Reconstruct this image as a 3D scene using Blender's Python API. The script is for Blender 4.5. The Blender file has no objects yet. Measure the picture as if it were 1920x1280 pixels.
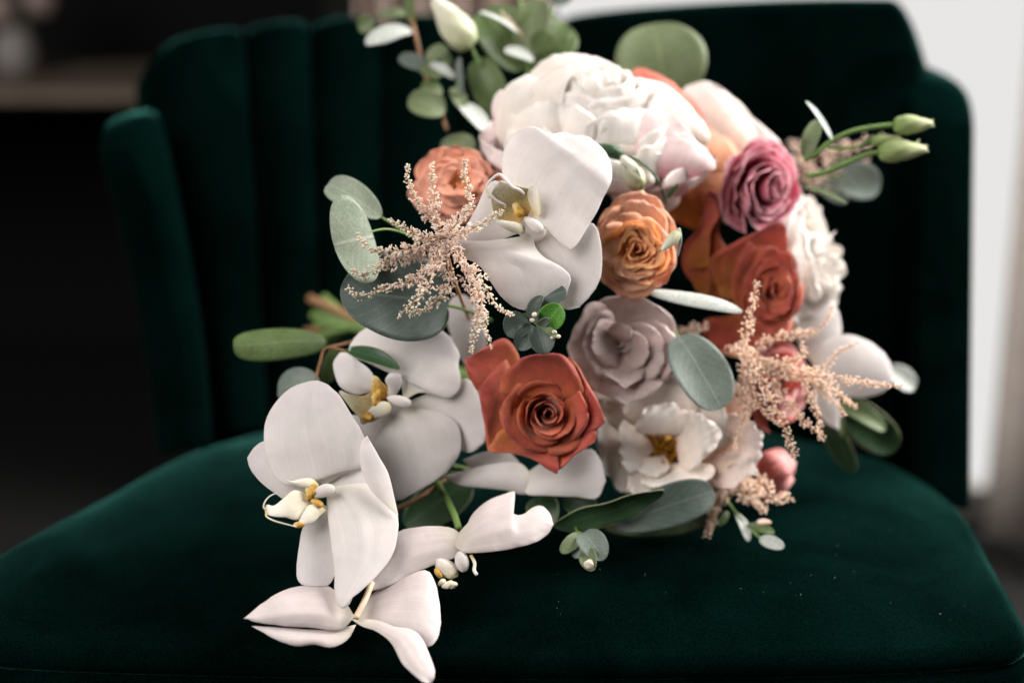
import bpy, math, random
import numpy as np
from mathutils import Vector

sc = bpy.context.scene
rad = math.radians
# ------------------------------------------------------------------ camera
LENS = 50.0
F = 1920 * LENS / 36.0
TH = rad(16.2)
CAM = np.array([0.0, 0.0, 0.866])
AX = np.array([0.0, math.cos(TH), -math.sin(TH)])
UP = np.array([0.0, math.sin(TH), math.cos(TH)])
RT = np.array([1.0, 0.0, 0.0])
cd = bpy.data.cameras.new('camera')
cam = bpy.data.objects.new('camera', cd)
sc.collection.objects.link(cam)
cam.location = CAM
cam.rotation_euler = (math.pi / 2 - TH, 0, 0)
cd.lens = LENS
cd.sensor_width = 36
cd.clip_start = 0.02
cd.clip_end = 100
cd.dof.use_dof = True
cd.dof.focus_distance = 0.868
cd.dof.aperture_fstop = 2.0
cd.dof.aperture_blades = 0
sc.camera = cam
# ------------------------------------------------------------------ world, lamps, exposure
w = bpy.data.worlds.new('World'); sc.world = w; w.use_nodes = True
w.node_tree.nodes['Background'].inputs[0].default_value = (0.80, 0.88, 1.0, 1)
w.node_tree.nodes['Background'].inputs[1].default_value = 0.018
def area(name, loc, target, sx, sy, power, col):
    l = bpy.data.lights.new(name, 'AREA'); l.shape = 'RECTANGLE'; l.size = sx; l.size_y = sy
    l.energy = power; l.color = col
    o = bpy.data.objects.new(name, l); sc.collection.objects.link(o)
    o.location = loc
    d = Vector(target) - Vector(loc)
    o.rotation_euler = d.to_track_quat('-Z', 'Y').to_euler()
    return o
TGT = (0.02, 0.90, 0.66)
area('window_light_right', (1.65, 1.50, 1.75), TGT, 1.5, 1.7, 190, (1.0, 0.97, 0.93))
area('window_light_left', (-1.35, -0.40, 1.85), TGT, 1.5, 1.5, 62, (1.0, 0.955, 0.915))
sc.view_settings.view_transform = 'Standard'
sc.view_settings.look = 'None'
sc.view_settings.exposure = 0.12
sc.view_settings.gamma = 1.0
sc.cycles.max_bounces = 6
sc.cycles.transparent_max_bounces = 6
sc.cycles.sample_clamp_indirect = 4.0
try:
    sc.cycles.use_denoising = True
except Exception:
    pass

# ------------------------------------------------------------------ helpers
def P(x, y, z):
    """point at the depth z (metres) seen at photo position x, y"""
    return CAM + AX * z + RT * ((x - 960.0) / F * z) - UP * ((y - 640.0) / F * z)
GZ = 0.0
def cvec(r, u, t):
    v = RT * r + UP * u - AX * t
    return v / np.linalg.norm(v)
def nrmz(v):
    return v / (np.linalg.norm(v, axis=-1, keepdims=True) + 1e-12)
def S(h):
    h = h.lstrip('#'); c = [int(h[i:i + 2], 16) / 255 for i in (0, 2, 4)]
    return tuple(((v / 12.92) if v <= 0.04045 else ((v + 0.055) / 1.055) ** 2.4) for v in c) + (1.0,)
rng = np.random.default_rng(7)
def wav(p, freq, seed):
    """smooth pseudo noise of points p (...,3), about -1..1"""
    r = np.random.default_rng(seed)
    o = np.zeros(p.shape[:-1])
    for k in range(5):
        d = r.normal(size=3); d /= np.linalg.norm(d)
        o += np.sin((p @ d) * freq * (0.6 + 1.1 * r.random()) * 2 * math.pi + r.random() * 6.28) * (0.5 ** (k * 0.35))
    return o / 2.2

def link(o, parent):
    sc.collection.objects.link(o)
    if parent is not None:
        o.parent = parent
    return o
def rootpos(parent):
    p = np.zeros(3)
    while parent is not None:
        p = p + np.array(parent.location); parent = parent.parent
    return p
def mk(name, V, Fc, mat, parent=None, uv=None, smooth=True):
    V = np.asarray(V, float) - rootpos(parent)
    me = bpy.data.meshes.new(name)
    me.from_pydata(V.tolist(), [], [tuple(int(i) for i in f) for f in Fc])
    if smooth:
        me.polygons.foreach_set('use_smooth', [True] * len(me.polygons))
    if uv is not None:
        ul = me.uv_layers.new(name='UVMap')
        li = np.zeros(len(me.loops), dtype=np.int64); me.loops.foreach_get('vertex_index', li)
        ul.data.foreach_set('uv', np.asarray(uv)[li].astype(np.float32).ravel())
    me.materials.append(mat)
    me.update()
    return link(bpy.data.objects.new(name, me), parent)
def thing(name, label, cat, loc, group=None):
    o = bpy.data.objects.new(name, None); sc.collection.objects.link(o)
    o.location = tuple(loc); o.empty_display_size = 0.01
    o['label'] = label; o['category'] = cat
    if group: o['group'] = group
    return o
def tag(o, label, cat, group=None):
    o['label'] = label; o['category'] = cat
    if group: o['group'] = group
    return o
def grid_faces(nv, nu, wrap=False, off=0):
    f = []
    for i in range(nv - 1):
        for j in range(nu if wrap else nu - 1):
            a = i * nu + j; b = i * nu + (j + 1) % nu
            f.append((off + a, off + b, off + b + nu, off + a + nu))
    return f
def grid_normals(G):
    du = np.gradient(G, axis=1); dv = np.gradient(G, axis=0)
    return nrmz(np.cross(du, dv))
def sheet(name, G, mat, parent, th=0.0006):
    """a thin leaf or petal with real thickness from a grid of points; thinner towards its rim"""
    nv, nu, _ = G.shape
    n = grid_normals(G)
    uu = np.linspace(-1, 1, nu)[None, :, None]; vv = np.linspace(0, 1, nv)[:, None, None]
    t = th * 0.5 * (0.45 + 0.55 * np.sqrt(np.clip(1 - uu ** 4, 0, 1)) * np.sqrt(np.clip(1 - vv ** 6, 0, 1)))
    A = (G + n * t).reshape(-1, 3); B = (G - n * t).reshape(-1, 3)
    N = nv * nu
    f = grid_faces(nv, nu)
    f += [(d + N, c + N, b + N, a + N) for a, b, c, d in f]
    rim = [j for j in range(nu)] + [i * nu + nu - 1 for i in range(1, nv)] + \
          [(nv - 1) * nu + j for j in range(nu - 2, -1, -1)] + [i * nu for i in range(nv - 2, 0, -1)]
    for k in range(len(rim)):
        a, b = rim[k], rim[(k + 1) % len(rim)]
        f.append((b, a, a + N, b + N))
    U, Vv = np.meshgrid(np.linspace(0, 1, nu), np.linspace(0, 1, nv))
    uv = np.stack([U.ravel(), Vv.ravel()], 1)
    return mk(name, np.concatenate([A, B]), f, mat, parent, np.concatenate([uv, uv]))
def crom(pts, n):
    """smooth curve through points, resampled evenly"""
    p = np.asarray(pts, float)
    if len(p) == 2:
        return p[0] + (p[1] - p[0]) * np.linspace(0, 1, n)[:, None]
    q = np.concatenate([[2 * p[0] - p[1]], p, [2 * p[-1] - p[-2]]])
    out = []
    for i in range(1, len(q) - 2):
        a, b, c, d = q[i - 1], q[i], q[i + 1], q[i + 2]
        for t in np.linspace(0, 1, 12, endpoint=False):
            out.append(0.5 * (2 * b + (c - a) * t + (2 * a - 5 * b + 4 * c - d) * t * t + (3 * b - a - 3 * c + d) * t ** 3))
    out.append(p[-1]); out = np.array(out)
    s = np.concatenate([[0], np.cumsum(np.linalg.norm(np.diff(out, axis=0), axis=1) + 1e-9)])
    ss = np.linspace(0, s[-1], n)
    return np.stack([np.interp(ss, s, out[:, k]) for k in range(3)], 1)
def petal(name, parent, z, base, left, right, tip, mat, bulge=6, th=0.00045, ruf=0.6, nu=21, nv=26, fold=0.0, seed=None, ridge=0.0, frill=0.5, curl=0.3):
    """petal from its two edges. points are (x, y[, dz in mm]); bulge in mm towards the viewer"""
    def pt(q):
        dz = q[2] if len(q) > 2 else 0.0
        return P(q[0], q[1], z + dz * 0.001)
    L = crom([pt(q) for q in [base] + left + [tip]], nv)
    R = crom([pt(q) for q in [base] + right + [tip]], nv)
    u = np.linspace(0, 1, nu)
    u = 0.5 - 0.5 * np.cos(u * math.pi) * (0.8 + 0.2 * np.abs(np.cos(u * math.pi)))
    G = L[:, None, :] * (1 - u)[None, :, None] + R[:, None, :] * u[None, :, None]
    s = u * 2 - 1
    v = np.linspace(0, 1, nv)
    wd = np.linalg.norm(L - R, axis=1); wd = wd / (wd.max() + 1e-9)
    b = 0.50 * bulge * 0.001 * wd[:, None] * (1 - s ** 2)[None, :] * (0.45 + 0.55 * np.sin(v * math.pi))[:, None]
    b = b + fold * 0.001 * wd[:, None] * np.exp(-(s / 0.10) ** 2)[None, :] * np.sin(v * math.pi)[:, None] ** 0.5
    if ridge:
        b = b + 0.22 * ridge * 0.001 * np.sin(s * 9 + 1.3 + 2.5 * np.sin(base[0]))[None, :] * np.sin(v * math.pi)[:, None] * wd[:, None]
    sd = seed if seed is not None else int(abs(base[0] * 13 + tip[1] * 7 + tip[0])) % 9973
    ed = (0.25 + np.abs(s) ** 3)[None, :] * (v ** 1.5)[:, None]
    b = b + ruf * 0.001 * wav(G, 38, sd) * ed * 1.6 + ruf * 0.0004 * wav(G, 80, sd + 1) * ed
    if curl:
        e2 = np.clip((np.maximum(np.abs(s)[None, :] * (v[:, None] > 0.15), v[:, None] * np.ones(nu)[None, :]) - 0.76) / 0.24, 0, 1) ** 2
        b = b - curl * 0.001 * e2 * np.clip(v[:, None] * 3 - 0.4, 0, 1)
    if frill:
        er = (np.abs(s) ** 4)[None, :] * (v ** 1.2)[:, None] + (v ** 7)[:, None] * np.ones(nu)[None, :]
        b = b + frill * 0.001 * wav(G, 150, sd + 3) * er
        G = G + (nrmz(G - G[nv // 2, nu // 2]) * (frill * 0.0005 * wav(G, 95, sd + 9) * er)[..., None])
    G = G - AX[None, None, :] * b[..., None]
    return sheet(name, G, mat, parent, th)
def blade(name, parent, base, tip, width, mat, tilt=(0, 0), cup=0.25, bow=0.08, a=0.55, b=0.45, th=0.0007, ruf=1.1, nu=15, nv=26, twist=0.0, seed=1):
    """leaf from base to tip (x, y, z m); width in photo px; the face looks to the viewer plus tilt (right, up)"""
    B = P(*base); T = P(*tip); d = T - B; L = np.linalg.norm(d); d = d / L
    zc = (base[2] + tip[2]) / 2 + GZ
    W = width * zc / F / 2
    n = cvec(tilt[0], tilt[1], 1.0); n = n - d * (n @ d); n = n / np.linalg.norm(n)
    v = 0.5 - 0.5 * np.cos(np.linspace(0.02, 1, nv) * math.pi)
    pr = v ** a * (1 - v) ** b; pr = pr / pr.max()
    s = np.linspace(-1, 1, nu)
    G = np.zeros((nv, nu, 3))
    for i in range(nv):
        ang = twist * (v[i] - 0.5)
        ni = n * math.cos(ang) + np.cross(d, n) * math.sin(ang)
        si = np.cross(d, ni)
        c = B + d * L * v[i] + n * bow * L * 4 * v[i] * (1 - v[i])
        ww = W * pr[i]
        G[i] = c + si * (s * ww)[:, None] + ni * (cup * ww * s * s)[:, None]
    ns = wav(G, 26, seed) * ruf * 0.001
    G = G + n * ns[..., None]
    return sheet(name, G, mat, parent, th)
def tube(name, parent, pts, r, mat, n=24, k=8, taper=1.0, world=False):
    """round stem through points (x, y, z m); r metres"""
    q = crom([p if world else P(*p) for p in pts], n)
    t = nrmz(np.gradient(q, axis=0))
    ref = np.array([0.3, 0.2, 0.93])
    a = nrmz(np.cross(t, ref)); b = np.cross(t, a)
    rr = np.linspace(1, taper, n) * r
    an = np.linspace(0, 2 * math.pi, k, endpoint=False)
    V = q[:, None, :] + rr[:, None, None] * (a[:, None, :] * np.cos(an)[None, :, None] + b[:, None, :] * np.sin(an)[None, :, None])
    V = V.reshape(-1, 3)
    f = grid_faces(n, k, True)
    f.append(tuple(range(k - 1, -1, -1))); f.append(tuple((n - 1) * k + j for j in range(k)))
    U, Vv = np.meshgrid(np.linspace(0, 1, k), np.linspace(0, 1, n))
    return mk(name, V, f, mat, parent, np.stack([U.ravel(), Vv.ravel()], 1))
def lathe(name, parent, base, tip, prof, mat, k=20, lobes=0, lob=0.0, spin=0.0, world=False, bend=0.0):
    """bud or vase: prof = [(t along axis, radius m)...]"""
    B = np.array(base) if world else P(*base); T = np.array(tip) if world else P(*tip)
    d = T - B; L = np.linalg.norm(d); d = d / L
    a = nrmz(np.cross(d, AX + 0.01)); b = np.cross(d, a)
    tt = np.array([p[0] for p in prof]); pr = np.array([p[1] for p in prof])
    n = 26
    t = np.linspace(tt[0], tt[-1], n)
    rr = crom(np.stack([tt, pr * 50, pr * 0], 1), n)
    t = rr[:, 0]; rad_ = np.maximum(rr[:, 1] / 50, 1e-5)
    an = np.linspace(0, 2 * math.pi, k, endpoint=False)
    V = np.zeros((n, k, 3))
    for i in range(n):
        ph = an + spin * t[i]
        m = rad_[i] * (1 + lob * np.abs(np.cos(lobes * ph / 2.0)) - lob * 0.5) if lobes else rad_[i] * np.ones(k)
        c = B + d * L * t[i] + a * bend * L * 4 * t[i] * (1 - t[i])
        V[i] = c + a * (m * np.cos(an))[:, None] + b * (m * np.sin(an))[:, None]
    f = grid_faces(n, k, True)
    f.append(tuple(range(k - 1, -1, -1))); f.append(tuple((n - 1) * k + j for j in range(k)))
    U, Vv = np.meshgrid(np.linspace(0, 1, k), np.linspace(0, 1, n))
    return mk(name, V.reshape(-1, 3), f, mat, parent, np.stack([U.ravel(), Vv.ravel()], 1))
def knob(name, parent, c, rx, ry, rz, mat, rot=0.0, bump=0.0, seed=1, sq=1.0):
    """rounded lump at c (x, y, z m); radii in photo px across, up, deep; rot degrees in the picture"""
    C = P(*c); px = (c[2] + GZ) / F
    nv, nu = 16, 22
    th = np.linspace(0.02, math.pi - 0.02, nv); ph = np.linspace(0, 2 * math.pi, nu, endpoint=False)
    x = np.outer(np.cos(th), np.ones(nu)); y = np.outer(np.sin(th), np.cos(ph)); zz = np.outer(np.sin(th), np.sin(ph))
    tap = 1 + sq * 0.0 + (1 - sq) * x
    a = rad(rot)
    e1 = RT * math.cos(a) + UP * math.sin(a); e2 = -RT * math.sin(a) + UP * math.cos(a)
    V = C + px * (rx * x[..., None] * e1 + ry * (y * tap)[..., None] * e2 - rz * (zz * tap)[..., None] * AX)
    V = V + nrmz(V - C) * (bump * px * wav(V, 160, seed))[..., None]
    V = V.reshape(-1, 3)
    f = grid_faces(nv, nu, True); f.append(tuple(range(nu - 1, -1, -1))); f.append(tuple((nv - 1) * nu + j for j in range(nu)))
    U, Vv = np.meshgrid(np.linspace(0, 1, nu), np.linspace(0, 1, nv))
    return mk(name, V, f, mat, parent, np.stack([U.ravel(), Vv.ravel()], 1))

# ------------------------------------------------------------------ materials
def newmat(name):
    m = bpy.data.materials.new(name); m.use_nodes = True
    nt = m.node_tree; nt.nodes.clear()
    return m, nt
def nd(nt, t, **kw):
    n = nt.nodes.new(t)
    for k, v in kw.items():
        if k.startswith('i_'):
            n.inputs[k[2:].replace('_', ' ')].default_value = v
        else:
            setattr(n, k, v)
    return n
def petal_mat(name, stops, transl=0.3, rough=0.55, streak=0.12, spots=None, rim=None, sheen=0.15, bump=0.25, blotch=0.08, tcol=None, crinkle=0.12):
    """flower pigment along the petal (base to rim) with fine veins; some light passes through"""
    m, nt = newmat(name); L = nt.links.new
    uv = nd(nt, 'ShaderNodeTexCoord')
    sep = nd(nt, 'ShaderNodeSeparateXYZ'); L(uv.outputs['UV'], sep.inputs[0])
    obj = nd(nt, 'ShaderNodeNewGeometry')
    nz = nd(nt, 'ShaderNodeTexNoise', i_Scale=55.0, i_Detail=3.0); L(obj.outputs['Position'], nz.inputs['Vector'])
    ad = nd(nt, 'ShaderNodeMath', operation='MULTIPLY_ADD'); ad.inputs[1].default_value = 0.22
    L(nz.outputs['Fac'], ad.inputs[0]); 
    sub = nd(nt, 'ShaderNodeMath', operation='SUBTRACT'); sub.inputs[1].default_value = 0.11
    L(sep.outputs['Y'], ad.inputs[2]); L(ad.outputs[0], sub.inputs[0])
    rp = nd(nt, 'ShaderNodeValToRGB'); L(sub.outputs[0], rp.inputs[0])
    el = rp.color_ramp.elements
    while len(el) < len(stops): el.new(0.5)
    for e, (p, c) in zip(el, stops):
        e.position = p; e.color = S(c)
    mp = nd(nt, 'ShaderNodeMapping'); mp.inputs['Scale'].default_value = (46, 1.5, 1); L(uv.outputs['UV'], mp.inputs[0])
    vn = nd(nt, 'ShaderNodeTexNoise', i_Scale=1.0, i_Detail=4.0, i_Roughness=0.6); L(mp.outputs[0], vn.inputs['Vector'])
    mr = nd(nt, 'ShaderNodeMapRange'); mr.inputs['From Min'].default_value = 0.3; mr.inputs['From Max'].default_value = 0.7
    mr.inputs['To Min'].default_value = 1 - streak; mr.inputs['To Max'].default_value = 1.0 + streak * 0.3
    L(vn.outputs['Fac'], mr.inputs[0])
    bl = nd(nt, 'ShaderNodeTexNoise', i_Scale=120.0, i_Detail=2.0); L(obj.outputs['Position'], bl.inputs['Vector'])
    mb = nd(nt, 'ShaderNodeMapRange'); mb.inputs['From Min'].default_value = 0.3; mb.inputs['From Max'].default_value = 0.7
    mb.inputs['To Min'].default_value = 1 - blotch; mb.inputs['To Max'].default_value = 1.0 + blotch * 0.4
    L(bl.outputs['Fac'], mb.inputs[0])
    mm = nd(nt, 'ShaderNodeMath', operation='MULTIPLY'); L(mr.outputs[0], mm.inputs[0]); L(mb.outputs[0], mm.inputs[1])
    mx = nd(nt, 'ShaderNodeVectorMath', operation='SCALE'); L(rp.outputs[0], mx.inputs[0]); L(mm.outputs[0], mx.inputs['Scale'])
    col = mx.outputs[0]
    if rim:
        ab = nd(nt, 'ShaderNodeMath', operation='SUBTRACT'); ab.inputs[1].default_value = 0.5; L(sep.outputs['X'], ab.inputs[0])
        a2 = nd(nt, 'ShaderNodeMath', operation='ABSOLUTE'); L(ab.outputs[0], a2.inputs[0])
        m3 = nd(nt, 'ShaderNodeMath', operation='MULTIPLY'); m3.inputs[1].default_value = 2.0; L(a2.outputs[0], m3.inputs[0])
        mxm = nd(nt, 'ShaderNodeMath', operation='MAXIMUM'); L(m3.outputs[0], mxm.inputs[0]); L(sep.outputs['Y'], mxm.inputs[1])
        r2 = nd(nt, 'ShaderNodeMapRange'); r2.inputs['From Min'].default_value = rim[1]; r2.inputs['From Max'].default_value = 1.0
        r2.inputs['To Max'].default_value = rim[2]
        L(mxm.outputs[0], r2.inputs[0])
        mixc = nd(nt, 'ShaderNodeMix', data_type='RGBA'); L(r2.outputs[0], mixc.inputs[0]); L(col, mixc.inputs[6]); mixc.inputs[7].default_value = S(rim[0])
        col = mixc.outputs[2]
    if spots:
        sp = nd(nt, 'ShaderNodeTexVoronoi', i_Scale=spots[1]); L(obj.outputs['Position'], sp.inputs['Vector'])
        r3 = nd(nt, 'ShaderNodeMapRange'); r3.inputs['From Min'].default_value = 0.22; r3.inputs['From Max'].default_value = 0.40
        r3.inputs['To Min'].default_value = spots[2]; r3.inputs['To Max'].default_value = 0.0
        L(sp.outputs['Distance'], r3.inputs[0])
        mixs = nd(nt, 'ShaderNodeMix', data_type='RGBA'); L(r3.outputs[0], mixs.inputs[0]); L(col, mixs.inputs[6]); mixs.inputs[7].default_value = S(spots[0])
        col = mixs.outputs[2]
    bs = nd(nt, 'ShaderNodeBsdfPrincipled'); L(col, bs.inputs['Base Color'])
    bs.inputs['Roughness'].default_value = rough; bs.inputs['Specular IOR Level'].default_value = 0.35
    bs.inputs['Sheen Weight'].default_value = sheen; bs.inputs['Sheen Roughness'].default_value = 0.5
    bp = nd(nt, 'ShaderNodeBump', i_Strength=bump, i_Distance=0.0006); L(vn.outputs['Fac'], bp.inputs['Height'])
    cn = nd(nt, 'ShaderNodeTexNoise', i_Scale=260.0, i_Detail=5.0, i_Roughness=0.6, i_Distortion=0.6); L(obj.outputs['Position'], cn.inputs['Vector'])
    b2 = nd(nt, 'ShaderNodeBump', i_Strength=crinkle, i_Distance=0.0016); L(cn.outputs['Fac'], b2.inputs['Height']); L(bp.outputs[0], b2.inputs['Normal']); L(b2.outputs[0], bs.inputs['Normal'])
    tr = nd(nt, 'ShaderNodeBsdfTranslucent')
    if tcol: tr.inputs[0].default_value = S(tcol)
    else: L(col, tr.inputs[0])
    ms = nd(nt, 'ShaderNodeMixShader'); ms.inputs[0].default_value = transl
    L(bs.outputs[0], ms.inputs[1]); L(tr.outputs[0], ms.inputs[2])
    out = nd(nt, 'ShaderNodeOutputMaterial'); L(ms.outputs[0], out.inputs[0])
    return m
def leaf_mat(name, col, col2, vein, rough=0.5, transl=0.12, spot=0.35, rimc=None):
    m, nt = newmat(name); L = nt.links.new
    uv = nd(nt, 'ShaderNodeTexCoord'); sep = nd(nt, 'ShaderNodeSeparateXYZ'); L(uv.outputs['UV'], sep.inputs[0])
    g = nd(nt, 'ShaderNodeNewGeometry')
    nz = nd(nt, 'ShaderNodeTexNoise', i_Scale=70.0, i_Detail=5.0, i_Roughness=0.65); L(g.outputs['Position'], nz.inputs['Vector'])
    mr = nd(nt, 'ShaderNodeMapRange'); mr.inputs['From Min'].default_value = 0.35; mr.inputs['From Max'].default_value = 0.68; L(nz.outputs['Fac'], mr.inputs[0])
    mx = nd(nt, 'ShaderNodeMix', data_type='RGBA'); L(mr.outputs[0], mx.inputs[0]); mx.inputs[6].default_value = S(col); mx.inputs[7].default_value = S(col2)
    # midrib
    ab = nd(nt, 'ShaderNodeMath', operation='SUBTRACT'); ab.inputs[1].default_value = 0.5; L(sep.outputs['X'], ab.inputs[0])
    a2 = nd(nt, 'ShaderNodeMath', operation='ABSOLUTE'); L(ab.outputs[0], a2.inputs[0])
    r1 = nd(nt, 'ShaderNodeMapRange'); r1.inputs['From Max'].default_value = 0.028; r1.inputs['To Min'].default_value = 0.65; r1.inputs['To Max'].default_value = 0.0; L(a2.outputs[0], r1.inputs[0])
    # side veins
    sk = nd(nt, 'ShaderNodeMath', operation='MULTIPLY_ADD'); sk.inputs[1].default_value = -0.55; L(a2.outputs[0], sk.inputs[0]); L(sep.outputs['Y'], sk.inputs[2])
    cb = nd(nt, 'ShaderNodeCombineXYZ'); L(sk.outputs[0], cb.inputs[0])
    wv = nd(nt, 'ShaderNodeTexWave', i_Scale=3.4, i_Distortion=1.5, i_Detail=1.0); L(cb.outputs[0], wv.inputs['Vector'])
    r2 = nd(nt, 'ShaderNodeMapRange'); r2.inputs['From Min'].default_value = 0.93; r2.inputs['From Max'].default_value = 1.0; r2.inputs['To Max'].default_value = 0.22; L(wv.outputs['Fac'], r2.inputs[0])
    mxv = nd(nt, 'ShaderNodeMath', operation='MAXIMUM'); L(r1.outputs[0], mxv.inputs[0]); L(r2.outputs[0], mxv.inputs[1])
    m2 = nd(nt, 'ShaderNodeMix', data_type='RGBA'); L(mxv.outputs[0], m2.inputs[0]); L(mx.outputs[2], m2.inputs[6]); m2.inputs[7].default_value = S(vein)
    # fine speckle
    n3 = nd(nt, 'ShaderNodeTexNoise', i_Scale=900.0, i_Detail=2.0); L(g.outputs['Position'], n3.inputs['Vector'])
    r3 = nd(nt, 'ShaderNodeMapRange'); r3.inputs['From Min'].default_value = 0.4; r3.inputs['From Max'].default_value = 0.75; r3.inputs['To Min'].default_value = 1.05; r3.inputs['To Max'].default_value = 1 - spot; L(n3.outputs['Fac'], r3.inputs[0])
    sc_ = nd(nt, 'ShaderNodeVectorMath', operation='SCALE'); L(m2.outputs[2], sc_.inputs[0]); L(r3.outputs[0], sc_.inputs['Scale'])
    n5 = nd(nt, 'ShaderNodeTexNoise', i_Scale=210.0, i_Detail=3.0, i_Distortion=1.2); L(g.outputs['Position'], n5.inputs['Vector'])
    r5 = nd(nt, 'ShaderNodeMapRange'); r5.inputs['From Min'].default_value = 0.66; r5.inputs['From Max'].default_value = 0.74; r5.inputs['To Min'].default_value = 1.0; r5.inputs['To Max'].default_value = 0.55; L(n5.outputs['Fac'], r5.inputs[0])
    s5 = nd(nt, 'ShaderNodeVectorMath', operation='SCALE'); L(sc_.outputs[0], s5.inputs[0]); L(r5.outputs[0], s5.inputs['Scale'])
    col_o = s5.outputs[0]
    if rimc:
        r4 = nd(nt, 'ShaderNodeMapRange'); r4.inputs['From Min'].default_value = 0.475; r4.inputs['From Max'].default_value = 0.495; L(a2.outputs[0], r4.inputs[0])
        m4 = nd(nt, 'ShaderNodeMix', data_type='RGBA'); L(r4.outputs[0], m4.inputs[0]); L(col_o, m4.inputs[6]); m4.inputs[7].default_value = S(rimc)
        col_o = m4.outputs[2]
    bs = nd(nt, 'ShaderNodeBsdfPrincipled'); L(col_o, bs.inputs['Base Color']); bs.inputs['Roughness'].default_value = rough
    bs.inputs['Specular IOR Level'].default_value = 0.35
    bp = nd(nt, 'ShaderNodeBump', i_Strength=0.25, i_Distance=0.0008); L(mxv.outputs[0], bp.inputs['Height']); L(bp.outputs[0], bs.inputs['Normal'])
    tr = nd(nt, 'ShaderNodeBsdfTranslucent'); L(col_o, tr.inputs[0])
    ms = nd(nt, 'ShaderNodeMixShader'); ms.inputs[0].default_value = transl
    L(bs.outputs[0], ms.inputs[1]); L(tr.outputs[0], ms.inputs[2])
    out = nd(nt, 'ShaderNodeOutputMaterial'); L(ms.outputs[0], out.inputs[0])
    return m
def plain(name, col, rough=0.6, var=0.15, scale=40.0, col2=None, sheen=0.0, bump=0.0, transl=0.0):
    m, nt = newmat(name); L = nt.links.new
    g = nd(nt, 'ShaderNodeNewGeometry')
    nz = nd(nt, 'ShaderNodeTexNoise', i_Scale=scale, i_Detail=4.0); L(g.outputs['Position'], nz.inputs['Vector'])
    mx = nd(nt, 'ShaderNodeMix', data_type='RGBA')
    mr = nd(nt, 'ShaderNodeMapRange'); mr.inputs['From Min'].default_value = 0.3; mr.inputs['From Max'].default_value = 0.7; L(nz.outputs['Fac'], mr.inputs[0])
    L(mr.outputs[0], mx.inputs[0])
    c = S(col); mx.inputs[6].default_value = c
    mx.inputs[7].default_value = S(col2) if col2 else tuple(v * (1 - var) for v in c[:3]) + (1,)
    bs = nd(nt, 'ShaderNodeBsdfPrincipled'); L(mx.outputs[2], bs.inputs['Base Color']); bs.inputs['Roughness'].default_value = rough
    bs.inputs['Sheen Weight'].default_value = sheen; bs.inputs['Specular IOR Level'].default_value = 0.3
    if bump:
        bp = nd(nt, 'ShaderNodeBump', i_Strength=bump, i_Distance=0.001); L(nz.outputs['Fac'], bp.inputs['Height']); L(bp.outputs[0], bs.inputs['Normal'])
    out = nd(nt, 'ShaderNodeOutputMaterial')
    if transl:
        tr = nd(nt, 'ShaderNodeBsdfTranslucent'); L(mx.outputs[2], tr.inputs[0])
        ms = nd(nt, 'ShaderNodeMixShader'); ms.inputs[0].default_value = transl
        L(bs.outputs[0], ms.inputs[1]); L(tr.outputs[0], ms.inputs[2]); L(ms.outputs[0], out.inputs[0])
    else:
        L(bs.outputs[0], out.inputs[0])
    return m
def velvet_mat():
    m, nt = newmat('velvet'); L = nt.links.new
    g = nd(nt, 'ShaderNodeNewGeometry')
    n1 = nd(nt, 'ShaderNodeTexNoise', i_Scale=11.0, i_Detail=4.0, i_Distortion=0.8); L(g.outputs['Position'], n1.inputs['Vector'])
    n2 = nd(nt, 'ShaderNodeTexNoise', i_Scale=850.0, i_Detail=3.0, i_Roughness=0.7); L(g.outputs['Position'], n2.inputs['Vector'])
    mr = nd(nt, 'ShaderNodeMapRange'); mr.inputs['From Min'].default_value = 0.3; mr.inputs['From Max'].default_value = 0.7
    mr.inputs['To Min'].default_value = 0.55; mr.inputs['To Max'].default_value = 1.4; L(n1.outputs['Fac'], mr.inputs[0])
    m2 = nd(nt, 'ShaderNodeMapRange'); m2.inputs['From Min'].default_value = 0.3; m2.inputs['From Max'].default_value = 0.7
    m2.inputs['To Min'].default_value = 0.25; m2.inputs['To Max'].default_value = 1.85; L(n2.outputs['Fac'], m2.inputs[0])
    mu = nd(nt, 'ShaderNodeMath', operation='MULTIPLY'); L(mr.outputs[0], mu.inputs[0]); L(m2.outputs[0], mu.inputs[1])
    sv = nd(nt, 'ShaderNodeVectorMath', operation='SCALE'); sv.inputs[0].default_value = (0.0003, 0.0026, 0.0021); L(mu.outputs[0], sv.inputs['Scale'])
    bs = nd(nt, 'ShaderNodeBsdfPrincipled'); L(sv.outputs[0], bs.inputs['Base Color'])
    bs.inputs['Roughness'].default_value = 0.95; bs.inputs['Specular IOR Level'].default_value = 0.0
    sw = nd(nt, 'ShaderNodeMath', operation='MULTIPLY'); sw.inputs[1].default_value = 0.54; L(mu.outputs[0], sw.inputs[0])
    L(sw.outputs[0], bs.inputs['Sheen Weight'])
    bs.inputs['Sheen Roughness'].default_value = 0.22; bs.inputs['Sheen Tint'].default_value = (0.12, 0.50, 0.42, 1)
    bp = nd(nt, 'ShaderNodeBump', i_Strength=0.5, i_Distance=0.0008); L(n2.outputs['Fac'], bp.inputs['Height']); L(bp.outputs[0], bs.inputs['Normal'])
    out = nd(nt, 'ShaderNodeOutputMaterial'); L(bs.outputs[0], out.inputs[0])
    return m
def emit(name, col, s):
    m, nt = newmat(name)
    e = nd(nt, 'ShaderNodeEmission'); e.inputs[0].default_value = col; e.inputs[1].default_value = s
    out = nd(nt, 'ShaderNodeOutputMaterial'); nt.links.new(e.outputs[0], out.inputs[0])
    return m
M = {}
M['velvet'] = velvet_mat()
M['thread'] = plain('thread', '#a4aea8', 0.7)
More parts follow.
